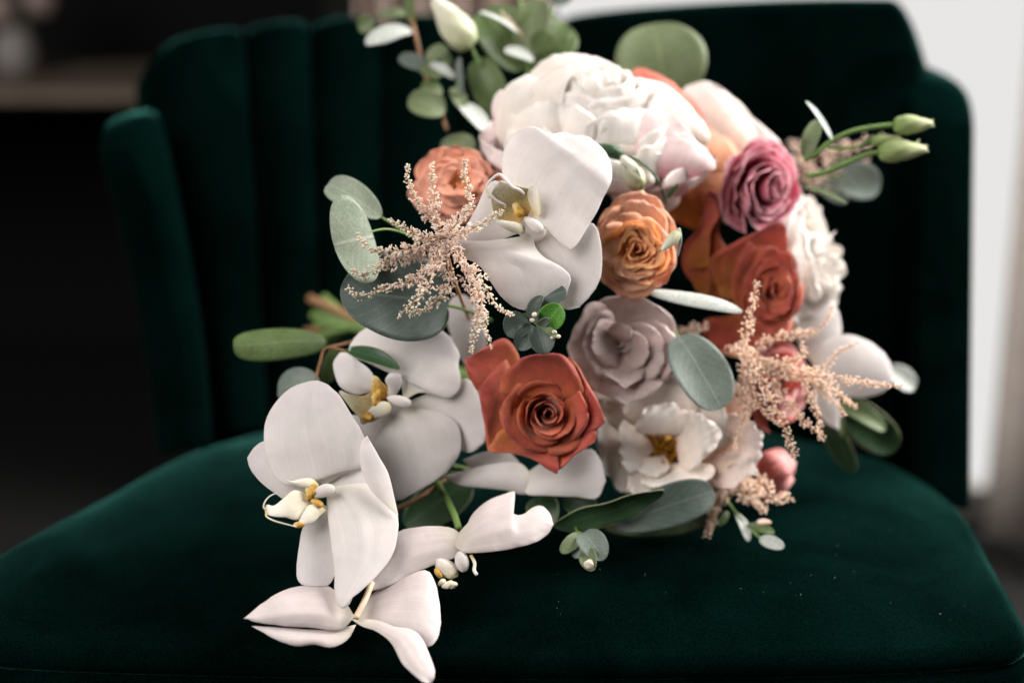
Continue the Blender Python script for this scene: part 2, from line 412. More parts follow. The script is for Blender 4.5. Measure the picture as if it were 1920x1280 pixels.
M['orchid'] = petal_mat('orchid_white', [(0.0, '#ebe7d8'), (0.25, '#ece6e3'), (0.7, '#ece6e5'), (1.0, '#efe8e8')], transl=0.42, rough=0.45, streak=0.055, sheen=0.1, bump=0.3, blotch=0.04)
M['orchid_back'] = petal_mat('orchid_back', [(0.0, '#dcd6c4'), (0.3, '#e8dcda'), (1.0, '#ece2e1')], transl=0.40, rough=0.5, streak=0.10, bump=0.2, blotch=0.06)
M['lip_green'] = petal_mat('orchid_throat', [(0.0, '#c08a3a'), (0.35, '#c9b272'), (0.75, '#ddd6b4'), (1.0, '#ece6dc')], transl=0.25, spots=('#b06a42', 700.0, 0.5))
M['lip_white'] = petal_mat('orchid_lip', [(0.0, '#dcc684'), (0.3, '#ebe3cb'), (1.0, '#eee9e6')], transl=0.25)
M['lip_gold'] = petal_mat('orchid_gold', [(0.0, '#b8842a'), (0.5, '#d3a440'), (1.0, '#e7d6a0')], transl=0.15, spots=('#9a4a22', 800.0, 0.7))
M['rust'] = petal_mat('rust_petal', [(0.0, '#d89840'), (0.30, '#d07c46'), (0.62, '#c8604a'), (1.0, '#b84c44')], transl=0.3, rough=0.6, streak=0.16, rim=('#d07a62', 0.9, 0.55), sheen=0.25, bump=0.35, crinkle=0.32, blotch=0.2)  # paler rim: highlights along the petal edges put into the colour
M['rust_in'] = petal_mat('rust_inner_petal', [(0.0, '#e29a3c'), (0.45, '#e29850'), (0.8, '#d6704a'), (1.0, '#cc6a50')], transl=0.35, rough=0.6, streak=0.16, sheen=0.25, bump=0.3, crinkle=0.32, blotch=0.2)
M['peach'] = petal_mat('peach_petal', [(0.0, '#ffac58'), (0.45, '#ffc090'), (0.8, '#ffc8a8'), (1.0, '#ffc4ac')], transl=0.3, rough=0.55, streak=0.12, rim=('#fac4b6', 0.8, 0.5), crinkle=0.32, blotch=0.13)
M['peach_in'] = petal_mat('peach_inner_petal', [(0.0, '#ff9c3c'), (0.5, '#ffb86c'), (1.0, '#ffcc98')], transl=0.45, rough=0.55, streak=0.12)
M['salmon'] = petal_mat('salmon_petal', [(0.0, '#f8b070'), (0.5, '#fdb695'), (1.0, '#fdc0aa')], transl=0.3, streak=0.14, crinkle=0.32, blotch=0.13)
M['mauve'] = petal_mat('mauve_petal', [(0.0, '#c09884'), (0.35, '#d2b8b1'), (0.75, '#e2cecb'), (1.0, '#ecdedb')], transl=0.3, streak=0.12, rim=('#dccaca', 0.85, 0.6), crinkle=0.32, blotch=0.13)
M['pink'] = petal_mat('pink_petal', [(0.0, '#d23a5a'), (0.5, '#e67088'), (0.9, '#ee9db0'), (1.0, '#f6c8d0')], transl=0.28, streak=0.18, crinkle=0.32, blotch=0.13)
M['peony'] = petal_mat('peony_white', [(0.0, '#f3cdb8'), (0.3, '#f8e8dc'), (0.7, '#faf4ee'), (1.0, '#fbf6f2')], transl=0.35, rough=0.55, streak=0.10, bump=0.4, blotch=0.05, crinkle=0.10)
M['peony_pink'] = petal_mat('peony_blush', [(0.0, '#d9788c'), (0.22, '#e8adb8'), (0.5, '#f4dcdc'), (1.0, '#f9efec')], transl=0.3, streak=0.14, bump=0.4, crinkle=0.10)
M['blush'] = petal_mat('blush_petal', [(0.0, '#eaa05e'), (0.35, '#f0c8ae'), (0.7, '#f3e2da'), (1.0, '#f4ebe8')], transl=0.3)
M['coral'] = petal_mat('coral_petal', [(0.0, '#e58a4a'), (0.5, '#ea8168'), (1.0, '#ee8678')], transl=0.3)
M['coralpink'] = petal_mat('coral_pink_petal', [(0.0, '#e8706a'), (0.5, '#f49c98'), (1.0, '#fac8c4')], transl=0.3)
M['stamen'] = plain('stamen', '#b8841c', 0.7, col2='#7a4d0c', scale=300)
M['ast'] = plain('astilbe_floret', '#fff6ee', 0.7, col2='#fce6d8', scale=220, transl=0.5)
M['ast_tip'] = plain('astilbe_bud', '#f8f0e4', 0.6, col2='#dfd2bc', scale=300, transl=0.35)
M['ast_pink'] = plain('astilbe_peach', '#fef2e6', 0.7, col2='#fadfca', scale=220, transl=0.45)
M['ast_stem'] = plain('astilbe_stem', '#c99a78', 0.7)
M['euc'] = leaf_mat('eucalyptus_silver', '#919b89', '#7a8673', '#b4b9a6', 0.55, spot=0.3)
M['euc_dark'] = leaf_mat('eucalyptus_slate', '#3c4742', '#4a5650', '#66726a', 0.5, spot=0.25, transl=0.06)
M['euc_grey'] = leaf_mat('eucalyptus_grey', '#717c74', '#606b63', '#8b958b', 0.5, spot=0.25)
M['green'] = leaf_mat('leaf_green', '#64774a', '#52653a', '#8c9c70', 0.45, transl=0.2)
M['green_dark'] = leaf_mat('leaf_dark', '#2f4a30', '#3b5839', '#5f7758', 0.4, transl=0.1, rimc='#a8ab84')
M['green_bright'] = leaf_mat('leaf_bright', '#6aa344', '#528a38', '#9cc47c', 0.4, transl=0.25)
M['olive'] = leaf_mat('leaf_olive', '#707c5b', '#66734f', '#8a946c', 0.55, transl=0.15)
M['silver'] = leaf_mat('leaf_silver', '#c4c8c2', '#b2b8b2', '#d6d8d0', 0.5)
M['bud'] = petal_mat('bud_green', [(0.0, '#7f9a54'), (0.5, '#a5b17a'), (1.0, '#cfd0a4')], transl=0.2, streak=0.25)
M['bud_white'] = petal_mat('bud_white', [(0.0, '#97a468'), (0.35, '#d3d4b4'), (1.0, '#efece0')], transl=0.25, streak=0.2)
M['stem'] = plain('stem_green', '#6f8a4a', 0.5, col2='#5a7440', scale=90)
M['stem_brown'] = plain('stem_brown', '#8f6a4a', 0.6, col2='#74543a', scale=120)
M['stem_pink'] = plain('pedicel', '#cbbf9f', 0.5, col2='#c9a593', scale=150)

# ------------------------------------------------------------------ the room behind
def box(name, lo, hi, mat, parent=None, bev=0.0):
    x0, y0, z0 = lo; x1, y1, z1 = hi
    V = [(x0, y0, z0), (x1, y0, z0), (x1, y1, z0), (x0, y1, z0), (x0, y0, z1), (x1, y0, z1), (x1, y1, z1), (x0, y1, z1)]
    Fc = [(0, 3, 2, 1), (4, 5, 6, 7), (0, 1, 5, 4), (1, 2, 6, 5), (2, 3, 7, 6), (3, 0, 4, 7)]
    o = mk(name, V, Fc, mat, parent, smooth=False)
    if bev:
        b = o.modifiers.new('edge', 'BEVEL'); b.width = bev; b.segments = 2
    return o
m_wall = plain('wall_dark', '#050505', 0.95, scale=3)
m_floor = plain('floor_dark', '#070606', 0.8, scale=6, col2='#040404')
m_taupe = plain('wall_taupe', '#8a7d74', 0.9, scale=3)
m_white = plain('window_frame_white', '#d8d6d2', 0.5, scale=8)
fl = box('floor', (-4, -1.5, -0.05), (4, 4.2, 0.0), m_floor); fl['kind'] = 'structure'
YW = 2.02
wl = box('wall_back', (-4, 3.0, 0.0), (-0.262, 3.1, 3.0), m_wall); wl['kind'] = 'structure'
wr = box('wall_return', (-0.26, YW, 0.0), (0.05, 3.1, 3.0), m_wall); wr['kind'] = 'structure'
win = thing('window', 'tall bright window behind the right side of the chair', 'window', (1.2, YW, 0.0))
box('pane', (0.06, YW + 0.03, 0.05), (2.9, YW + 0.04, 2.6), emit('window_daylight', (1.0, 0.99, 0.975, 1), 0.74), win)
box('frame', (0.055, YW - 0.01, 0.002), (2.95, YW + 0.028, 0.05), m_white, win)
def curtain(name, label, x0, x1, y, z0, z1, folds, depth, mat, seed):
    n, k = folds * 14, 12
    xs = np.linspace(x0, x1, n)
    r = np.random.default_rng(seed); ph = r.random(4) * 6.28
    G = np.zeros((k, n, 3))
    for i in range(k):
        t = i / (k - 1)
        s = np.linspace(0, folds * 2 * math.pi, n)
        off = depth * (np.sin(s + 0.5 * np.sin(s * 0.37 + ph[0])) + 0.35 * np.sin(2.1 * s + ph[1])) * (0.6 + 0.4 * t)
        G[i, :, 0] = xs + 0.012 * np.sin(3 * t + ph[2] + xs * 9); G[i, :, 1] = y + off; G[i, :, 2] = z1 + (z0 - z1) * t
    o = sheet(name, G, mat, None, 0.002)
    tag(o, label, 'curtain')
    return o
m_sheer = plain('sheer_curtain', '#efe7e1', 0.9, scale=60, transl=0.80)
m_drape2 = plain('drape_linen', '#a89a8e', 0.9, scale=60, transl=0.25)
m_drape = plain('drape_taupe', '#b09b90', 0.9, scale=60, transl=0.3)
curtain('sheer_curtain', 'white sheer curtain with soft folds at the right edge behind the chair', 0.675, 1.35, 1.90, 0.012, 2.4, 9, 0.022, m_sheer, 3)
curtain('window_drape', 'pale pinkish drape above the middle of the chair back', -0.20, 0.055, 1.93, 0.012, 2.4, 5, 0.02, m_drape, 5)
curtain('window_drape', 'taupe drape at the far right edge beside the bright window', 0.735, 1.3, 1.80, 0.012, 0.62, 7, 0.022, m_drape2, 8)
# table with flowers, far left
tb = thing('side_table', 'blurred pale wooden table behind the chair on the left', 'table', (-1.35, 2.5, 0))
m_wood = plain('pale_wood', '#77695c', 0.6, scale=9, col2='#66594d')
m_dwood = plain('dark_wood', '#1d1916', 0.6, scale=9)
box('tabletop', (-1.75, 2.35, 0.590), (-0.50, 2.85, 0.610), m_wood, tb, 0.004)
for xx in (-1.70, -0.58):
    for yy in (2.40, 2.78):
        box('leg', (xx, yy, 0.0), (xx + 0.05, yy + 0.05, 0.588), m_dwood, tb)
vs = thing('flower_vase', 'out of focus vase of pale pink flowers on the left table', 'vase', (-0.90, 2.62, 0.610))
m_glass = plain('vase_ceramic', '#8f8a86', 0.4)
lathe('vase_body', vs, (-0.90, 2.62, 0.611), (-0.90, 2.62, 0.70), [(0, 0.030), (0.3, 0.042), (0.7, 0.035), (1, 0.022)], m_glass, world=True)
m_pale = plain('pale_blossom', '#a8938e', 0.7, scale=50)
for i, (dx, dz, r_) in enumerate([(-0.045, 0.17, 0.032), (0.02, 0.20, 0.034), (0.06, 0.15, 0.028), (-0.01, 0.13, 0.03)]):
    c = np.array([-0.90 + dx, 2.62 - 0.01 * i, 0.595 + dz])
    nn, kk = 12, 18
    th_ = np.linspace(0.05, 3.09, nn); ph_ = np.linspace(0, 6.283, kk, endpoint=False)
    V = np.stack([np.outer(np.sin(th_), np.cos(ph_)), np.outer(np.sin(th_), np.sin(ph_)), np.outer(np.cos(th_), np.ones(kk))], -1)
    V = c + V * (r_ * (1 + 0.18 * wav(V, 1.6, i)))[..., None]
    mk('blossom', V.reshape(-1, 3), grid_faces(nn, kk, True), m_pale, vs)
    tube('stem', vs, [(-0.90, 2.62, 0.68), tuple(c)], 0.003, M['stem'], n=6, world=True)

# ------------------------------------------------------------------ chair
chair = thing('velvet_chair', 'dark green velvet chair with channelled back holding the bouquet', 'chair', (0, 1.0, 0))
SZ = 0.45
outl = [(0.312, 0.776), (0.20, 0.763), (0.0, 0.759), (-0.20, 0.764), (-0.34, 0.780), (-0.378, 0.83), (-0.362, 0.91), (-0.315, 1.02), (-0.255, 1.13),
        (-0.12, 1.21), (0.05, 1.225), (0.20, 1.19), (0.30, 1.11), (0.338, 1.01), (0.333, 0.90), (0.324, 0.805)]
oc = crom([(a, b, 0) for a, b in outl + outl[:1]], 241)[:-1, :2]
for _ in range(5):
    oc = 0.5 * oc + 0.25 * (np.roll(oc, 1, 0) + np.roll(oc, -1, 0))
cen = np.array([0.0, 1.0])
def seat_ring(scale, inset, z):
    d = oc - cen
    nrm = np.stack([np.roll(oc, -1, 0) - np.roll(oc, 1, 0)], 0)[0]
    nrm = nrm / np.linalg.norm(nrm, axis=1, keepdims=True)
    nn = np.stack([nrm[:, 1], -nrm[:, 0]], 1)
    if (nn * d).sum() < 0: nn = -nn
    dd = oc - nn * inset - cen
    if scale < 0.99:
        an = np.arctan2(dd[:, 1] / 0.228, dd[:, 0] / 0.345); an = np.arctan2(dd[:, 1], dd[:, 0]); rr = np.linalg.norm(dd, axis=1)
        el = 1 / np.sqrt((np.cos(an) / 0.345) ** 2 + (np.sin(an) / 0.228) ** 2)
        k_ = scale ** 7
        dd = dd / rr[:, None] * (rr * k_ + el * (1 - k_))[:, None]
    p = cen + dd * scale
    return np.concatenate([p, np.full((len(p), 1), z)], 1)
rings = []
for s in np.linspace(0.004, 0.985, 26):
    rings.append(seat_ring(s, 0.012, SZ - 0.002 + 0.022 * (1 - s ** 3.2)))
for a_ in np.linspace(0, 85, 7):
    a = rad(a_)
    rings.append(seat_ring(1.0, 0.012 - 0.012 * math.sin(a), SZ - 0.002 - 0.012 * (1 - math.cos(a))))
rings.append(seat_ring(1.0, 0.003, SZ - 0.0165))
nr, nk = len(rings), len(oc)
V = np.concatenate(rings); Fc = grid_faces(nr, nk, True); Fc.append(tuple(range(nk - 1, -1, -1)))
seat = mk('seat_cushion', V, Fc, M['velvet'], chair)
side = []
for ins, z in [(0.006, SZ - 0.0155), (0.001, SZ - 0.0175), (-0.003, SZ - 0.022), (-0.0045, SZ - 0.03), (-0.004, SZ - 0.06), (0.0, SZ - 0.10), (0.004, SZ - 0.13), (0.02, SZ - 0.14), (0.3, SZ - 0.14)]:
    side.append(seat_ring(1.0, min(ins, 0.05), z) if ins < 0.1 else seat_ring(0.1, 0.02, z))
mk('seat_border', np.concatenate(side), grid_faces(len(side), nk, True), M['velvet'], chair)
# stitches along the front border
def bars(name, segs, r, mat, parent):
    V = []; Fc = []
    for a, b in segs:
        a = np.array(a); b = np.array(b); d = nrmz(b - a); e = nrmz(np.cross(d, [0.1, 0.2, 1])); g = np.cross(d, e); o = len(V)
        for q, rr in ((a, 0.5), ((a + b) / 2, 1), (b, 0.5)):
            for k in range(6): V.append(q + r * rr * (e * math.cos(k * 1.0472) + g * math.sin(k * 1.0472)))
        for i in range(2):
            for k in range(6): Fc.append((o + i * 6 + k, o + i * 6 + (k + 1) % 6, o + i * 6 + 6 + (k + 1) % 6, o + i * 6 + 6 + k))
        Fc += [tuple(o + k for k in range(5, -1, -1)), tuple(o + 12 + k for k in range(6))]
    o = mk(name, np.array(V), Fc, mat, parent); o['kind'] = 'stuff'; return o
bd = seat_ring(1.0, -0.0045, SZ - 0.027)
sel = [p for p in bd if p[1] < 0.80 and p[0] < 0.30]
sel = sorted(sel, key=lambda p: p[0])
cv = crom(sel, 300)
bars('stitching', [(cv[i] - [0, 0.0004, 0], cv[i + 1] - [0, 0.0004, 0]) for i in range(0, 298, 2)], 0.0005, M['thread'], chair)
# lint on the seat
lr = np.random.default_rng(11); ls = []
for i in range(46):
    x = 0.02 + lr.random() * 0.27; y = 0.79 + lr.random() ** 1.4 * 0.22
    sfrac = max(abs(x) / 0.33, abs(y - 1.0) / 0.235)
    z = SZ - 0.002 + 0.022 * (1 - min(sfrac, 1) ** 3.2) + 0.0004
    d = np.array([lr.normal(), lr.normal(), 0]); d = d / np.linalg.norm(d) * (0.0003 + 0.0009 * lr.random() ** 3)
    ls.append(((x, y, z), (x + d[0], y + d[1], z)))
lint = bars('lint', ls, 0.00013, plain('lint_white', '#b8beb8', 0.8), None)
tag(lint, 'tiny pale lint specks scattered over the right of the velvet seat', 'lint')

def channel(name, b0, b1, t0, t1, bulge, roll, nrm_sign=1, n=17, thick=0.06, lo=-0.02, cl=0.0, cr=0.0, cw=0.35, bow=0.0):
    """upright padded roll. b0,b1: world bottom left/right seam; t0,t1: top left/right seam"""
    b0, b1, t0, t1 = [np.array(q, float) for q in (b0, b1, t0, t1)]
    s = np.sin(np.linspace(-1, 1, n) * math.pi / 2)
    prof = []           # (fraction along height, depth back, extra height)
    for t in np.linspace(lo, 1, 18): prof.append((t, 0.0, 0.0))
    for a in np.linspace(12, 180, 15):
        prof.append((1.0, roll * (1 - math.cos(rad(a))), roll * math.sin(rad(a))))
    for t in np.linspace(0.93, lo, 8): prof.append((t, 2 * roll, 0.0))
    G = np.zeros((len(prof), n, 3))
    across = nrmz((b1 - b0) + (t1 - t0)); upv = nrmz((t0 + t1) - (b0 + b1))
    front = nrmz(np.cross(across, upv))
    if front[1] > 0: front = -front
    shape = (1 - np.abs(s) ** 2.1) ** 0.55
    drop = cl * np.clip((-s - (1 - cw)) / cw, 0, 1) ** 2 + cr * np.clip((s - (1 - cw)) / cw, 0, 1) ** 2
    for i, (t, dep, ex) in enumerate(prof):
        L = b0 + (t0 - b0) * t; R = b1 + (t1 - b1) * t
        L = L + RT * bow * 4 * t * (1 - t); R = R + RT * bow * 4 * t * (1 - t)
        c = L[None, :] * ((1 - s) / 2)[:, None] + R[None, :] * ((1 + s) / 2)[:, None]
        k = math.cos(math.pi * dep / (2 * roll) / 1.0 * 1.0) if dep <= 2 * roll else -1
        G[i] = c - front * dep + front * (bulge * shape * max(k, -0.6))[:, None] + upv * (ex * (0.90 + 0.10 * shape) - drop * np.clip(t, 0, 1) ** 3)[:, None]
    fc = grid_faces(len(prof), n)
    fc.append(tuple(i * n for i in range(len(prof)))); fc.append(tuple(i * n + n - 1 for i in range(len(prof) - 1, -1, -1)))
    return mk(name, G.reshape(-1, 3), fc, M['velvet'], chair)
# seams of the back as seen from the camera: bottom (x, y, z), top (x, y, z)
seams = [((356, 830, 1.17), (240, 252, 1.17)), ((384, 820, 1.21), (292, 226, 1.23)),
         ((385, 815, 1.235), (262, 140, 1.30)), ((502, 790, 1.265), (462, 88, 1.335)), ((604, 790, 1.29), (582, 79, 1.36)), ((716, 790, 1.305), (722, 72, 1.375)),
         ((850, 790, 1.315), (868, 68, 1.38)), ((1040, 800, 1.31), (1052, 62, 1.375)),
         ((1705, 850, 1.17), (1728, 34, 1.25)), ((1675, 880, 1.20), (1680, 150, 1.29)), ((1724, 930, 1.15), (1738, 196, 1.215))]
W = [(P(*a), P(*b)) for a, b in seams]
def ch(i, j, bulge, roll, **k):
    channel('back_channel', W[i][0], W[j][0], W[i][1], W[j][1], bulge, roll, **k)
ch(0, 1, 0.012, 0.013, cl=0.022, cw=0.95, bow=0.007)
ch(2, 3, 0.034, 0.022, cl=0.02, cw=0.7); ch(3, 4, 0.028, 0.022); ch(4, 5, 0.028, 0.022); ch(5, 6, 0.028, 0.022); ch(6, 7, 0.03, 0.022)
ch(7, 8, 0.022, 0.026, n=45, cr=0.055, cw=0.16)
ch(9, 10, 0.018, 0.020, cr=0.03, cw=0.8)
# upholstered shell behind the channels
sh = crom([W[2][0] + [0.03, 0.07, 0], W[4][0] + [0, 0.07, 0], W[7][0] + [0, 0.07, 0], W[8][0] + [0, 0.07, 0], W[10][0] + [-0.02, 0.06, 0]], 40)
st = crom([W[2][1] + [0.03, 0.06, -0.03], W[4][1] + [0, 0.06, -0.01], W[7][1] + [0, 0.06, -0.01], W[8][1] + [-0.01, 0.06, -0.02], W[10][1] + [-0.02, 0.05, -0.03]], 40)
G = np.stack([sh * (1 - t) + st * t for t in np.linspace(-0.25, 1, 10)])
sheet('back_shell', G, M['velvet'], chair, 0.03)
m_leg = plain('chair_leg_black', '#0c0c0c', 0.4)
for (x, y) in ((0.25, 0.83), (-0.27, 0.85), (0.22, 1.12), (-0.18, 1.14)):
    tube('leg', chair, [(x, y, SZ - 0.13), (x * 1.08, y + (0.02 if y > 1 else -0.01), 0.0)], 0.016, m_leg, n=6, k=12, taper=0.6, world=True)

# the bouquet lies back on the seat: its foot rests at the front edge, its heads lean back
GZ = 0.082
def P(x, y, z):
    z = z + 0.085 - 0.047 * min(max((y - 880.0) / 340.0, 0.0), 1.15) ** 1.5
    return CAM + AX * z + RT * ((x - 960.0) / F * z) - UP * ((y - 640.0) / F * z)

# ------------------------------------------------------------------ orchids
GO = 'white orchid blooms of the bouquet'
def orchid(label, c):
    return thing('orchid_bloom', label, 'orchid', P(*c), GO)
# top bloom
z = 0.800
o = orchid('large white orchid bloom facing front beside the peach rose, above the dark eucalyptus tip', (992, 420, z))
petal('sepal', o, z, (992, 430, 5), [(972, 385, 8), (940, 342, 6), (915, 345, 4), (893, 390, 4), (866, 435, 3), (850, 446, 2)], [(960, 442, 4), (900, 462, 3), (860, 462, 2)], (846, 455, 2), M['orchid'], bulge=3)
petal('sepal', o, z, (1000, 435, 6), [(1040, 425, 8), (1085, 418, 9), (1114, 420, 9), (1126, 452, 9), (1129, 490, 8), (1125, 523, 7), (1108, 553, 6)], [(1008, 480, 7), (1022, 530, 8), (1045, 568, 8), (1066, 581, 7)], (1086, 576, 6), M['orchid'], bulge=4)
petal('petal', o, z, (995, 420, 1), [(962, 375, 7), (942, 325, 9), (942, 290, 10), (957, 258, 10), (983, 238, 9), (1010, 240, 8), (1030, 252, 9), (1056, 247, 10), (1079, 254, 11), (1098, 254, 12)], [(1030, 433, -2), (1066, 469, -5), (1086, 452, -3), (1103, 424, 0), (1119, 398, 2), (1134, 366, 4), (1143, 349, 3), (1148, 322, 7), (1140, 292, 10)], (1118, 266, 12), M['orchid'], bulge=7, fold=-1.2, ruf=0.9)
petal('petal', o, z, (1000, 438, 1), [(960, 446, 2), (905, 452, 1), (860, 452, 0), (848, 462, -1), (868, 482, -2), (896, 495, -4), (910, 513, -5), (926, 538, -4), (947, 563, -2), (975, 580, 0)], [(1004, 463, 0), (1020, 482, -3), (1045, 496, -4), (1064, 510, -3), (1070, 526, -2), (1058, 553, -1)], (1020, 585, 0), M['orchid'], bulge=9, fold=-1.0, ruf=0.9)
lip = petal('lip', o, z, (988, 408, -3), [(968, 420, -5), (938, 414, -9), (925, 396, -12), (921, 372, -15), (925, 352, -18)], [(1000, 385, -4), (1000, 360, -8), (985, 352, -13), (960, 346, -17)], (938, 338, -19), M['lip_green'], bulge=-8, ruf=0.4)
tube('rim', lip, [(918, 372, z - .016), (912, 352, z - .018), (922, 336, z - .020), (937, 327, z - .020), (949, 338, z - .020), (960, 350, z - .018), (974, 356, z - .016), (983, 364, z - .012)], 0.0009, M['orchid'], n=30)
tube('rim', lip, [(914, 350, z - .019), (921, 366, z - .018), (932, 377, z - .016), (946, 384, z - .013), (947, 389, z - .011)], 0.0008, M['orchid'], n=22)
petal('side_lobe', lip, z, (1002, 405, -5), [(990, 372, -8), (990, 350, -12), (996, 346, -14)], [(1013, 403, -7), (1012, 380, -10), (1007, 358, -13)], (1000, 346, -14), M['lip_white'], bulge=-2, nu=11, nv=14)
petal('side_lobe', lip, z, (985, 428, -5), [(972, 418, -9), (950, 414, -12), (938, 412, -13)], [(980, 440, -7), (958, 434, -10), (938, 424, -12)], (930, 416, -13), M['lip_white'], bulge=2, nu=11, nv=14)
knob('callus', lip, (972, 394, z - .009), 12, 9, 6, M['lip_gold'], rot=-40, bump=5, seed=4)
knob('column', o, (1000, 420, z - .006), 22, 10, 9, M['orchid'], rot=-35, sq=0.75)
knob('column_base', o, (998, 432, z + .003), 26, 22, 8, M['orchid'])
# left middle bloom
z = 0.835
o = orchid('white orchid bloom left of the rust rose with a dark leaf crossing it', (745, 750, z))
petal('sepal', o, z, (760, 755, 6), [(800, 738, 7), (848, 718, 8), (878, 710, 8), (898, 740, 7), (910, 778, 6), (914, 808, 5)], [(790, 775, 8), (838, 815, 9), (866, 845, 8), (890, 846, 6)], (907, 831, 5), M['orchid'], bulge=6)
petal('sepal', o, z, (745, 770, 7), [(715, 772, 9), (680, 778, 10), (655, 780, 10)], [(728, 815, 8), (700, 840, 9), (668, 836, 10)], (642, 806, 10), M['orchid'], bulge=3)
petal('petal', o, z, (756, 752, 2), [(752, 715, 3), (735, 690, 4), (695, 678, 5), (655, 662, 6), (660, 640, 10), (685, 615, 13), (740, 598, 15), (800, 602, 14)], [(785, 736, 1), (812, 739, 0), (840, 746, -1), (859, 733, 1), (864, 710, 3), (859, 684, 6), (861, 662, 9)], (846, 633, 12), M['orchid'], bulge=8, fold=-2, ruf=1.2)
petal('petal', o, z, (752, 765, 2), [(730, 790, 1), (708, 820, -1), (698, 850, -3), (712, 895, -5), (730, 925, -6), (744, 939, -6), (765, 930, -6)], [(797, 768, 2), (835, 778, 3), (858, 795, 3), (865, 822, 2), (862, 850, 0), (842, 880, -2), (815, 902, -4)], (790, 918, -5), M['orchid'], bulge=7, fold=1.0, ridge=0.5)
petal('sepal', o, z, (712, 738, 0), [(695, 735, -4), (670, 740, -7), (640, 727, -7), (627, 702, -5), (625, 680, -3)], [(705, 715, -1), (694, 694, -2), (672, 676, -2), (652, 663, -1)], (637, 661, -1), M['orchid'], bulge=7, ruf=1.6, ridge=0.9)
lip = petal('lip', o, z, (722, 758, -3), [(702, 735, -7), (680, 742, -8), (655, 738, -9), (638, 732, -9)], [(712, 782, -5), (695, 792, -9), (680, 788, -11), (660, 768, -11), (645, 748, -10)], (637, 738, -10), M['lip_green'], bulge=-5)
petal('side_lobe', lip, z, (730, 742, -3), [(712, 752, -6), (700, 745, -9), (696, 722, -11)], [(728, 728, -4), (716, 716, -8), (707, 706, -10)], (698, 704, -11), M['lip_gold'], bulge=3, nu=11, nv=14)
petal('side_lobe', lip, z, (722, 745, -3), [(728, 728, -6), (722, 712, -9)], [(740, 742, -3), (752, 722, -5), (750, 702, -7)], (730, 698, -9), M['orchid'], bulge=3, nu=11, nv=14)
knob('side_lobe', lip, (711, 769, z - .009), 24, 14, 6, M['lip_white'], rot=22, sq=0.8)
knob('callus', lip, (688, 783, z - .009), 12, 8, 8, M['lip_gold'], rot=20, bump=4)
knob('callus', lip, (706, 745, z - .009), 8, 15, 8, M['lip_gold'], rot=-12, bump=3)
knob('column', o, (748, 751, z - .006), 24, 10, 8, M['orchid'], rot=-14, sq=0.8)
knob('column_base', o, (750, 764, z + .007), 26, 22, 5, M['orchid'])
# lower left bloom
z = 0.790
o = orchid('white orchid bloom at the lower left with yellow throat and two long tendrils', (608, 918, z))
petal('sepal', o, z, (595, 905, 7), [(545, 846, 9), (502, 826, 9), (477, 839, 8)], [(565, 930, 8), (537, 937, 7), (511, 921, 6), (489, 904, 6), (471, 882, 7)], (463, 858, 7), M['orchid'], bulge=4)
petal('sepal', o, z, (605, 945, 6), [(588, 962, 7), (568, 988, 7), (561, 1022, 6), (556, 1060, 5), (557, 1084, 5), (568, 1097, 5)], [(628, 960, 7), (634, 1020, 8), (630, 1072, 7), (614, 1097, 6)], (590, 1098, 5), M['orchid'], bulge=5)
petal('sepal', o, z, (612, 910, 5), [(640, 890, 6), (680, 878, 7)], [(640, 935, 6), (690, 928, 7), (715, 915, 7)], (722, 895, 7), M['orchid'], bulge=3)
petal('petal', o, z, (612, 908, 2), [(582, 907, -1), (548, 911, -5), (522, 901, -6), (505, 874, -5), (495, 835, -3), (497, 793, 1), (513, 759, 4), (539, 731, 7), (568, 717, 9)], [(635, 893, 2), (660, 881, 3), (685, 875, 4), (690, 843, 4), (676, 805, 4), (656, 772, 5), (638, 743, 7), (617, 722, 9)], (595, 713, 10), M['orchid'], bulge=7, fold=-1.2)
petal('petal', o, z, (612, 915, 1), [(613, 950, -2), (617, 990, -4), (622, 1030, -5), (627, 1070, -4), (627, 1108, -3), (632, 1131, -2)], [(650, 908, 2), (695, 908, 3), (728, 936, 3), (746, 968, 2), (745, 1005, 0), (736, 1040, -1), (714, 1070, -2), (692, 1093, -3), (672, 1112, -3), (658, 1121, -3), (654, 1135, -2)], (642, 1141, -2), M['orchid'], bulge=5, fold=0.8, ridge=0.6)
petal('petal_fold', o, z, (747, 967, -1), [(722, 945, -3), (699, 923, -4), (682, 894, -4), (674, 858, -3), (678, 830, -1)], [(740, 935, -1), (728, 888, -2), (708, 851, -2), (697, 832, -1)], (688, 816, 0), M['orchid'], bulge=4, nu=13)
lip = petal('lip', o, z, (592, 930, -5), [(575, 925, -8), (551, 919, -12), (530, 935, -15), (513, 948, -18), (500, 945, -20)], [(580, 955, -8), (560, 974, -12), (535, 970, -15), (512, 968, -18), (500, 964, -20)], (496, 955, -20), M['lip_white'], bulge=3, nu=13)
tube('tendril', lip, [(500, 956, z - .020), (494, 950, z - .021), (498, 938, z - .021), (507, 929, z - .020), (518, 924, z - .018)], 0.0006, M['lip_white'], n=20, taper=0.5)
tube('tendril', lip, [(500, 958, z - .020), (499, 967, z - .021), (512, 975, z - .021), (532, 981, z - .020), (556, 987, z - .018)], 0.0006, M['lip_white'], n=20, taper=0.5)
petal('side_lobe', lip, z, (598, 908, -4), [(585, 897, -7), (566, 897, -10), (548, 902, -13)], [(590, 918, -6), (570, 915, -9), (550, 908, -12)], (535, 899, -14), M['lip_white'], bulge=3, nu=11, nv=16)
petal('side_lobe', lip, z, (612, 956, -3), [(595, 945, -8), (577, 948, -11), (566, 965, -13)], [(600, 966, -6), (588, 978, -9), (572, 984, -12)], (558, 985, -14), M['lip_white'], bulge=4, nu=11, nv=16)
knob('callus', lip, (583, 922, z - .010), 9, 17, 8, M['lip_gold'], rot=-25, bump=4)
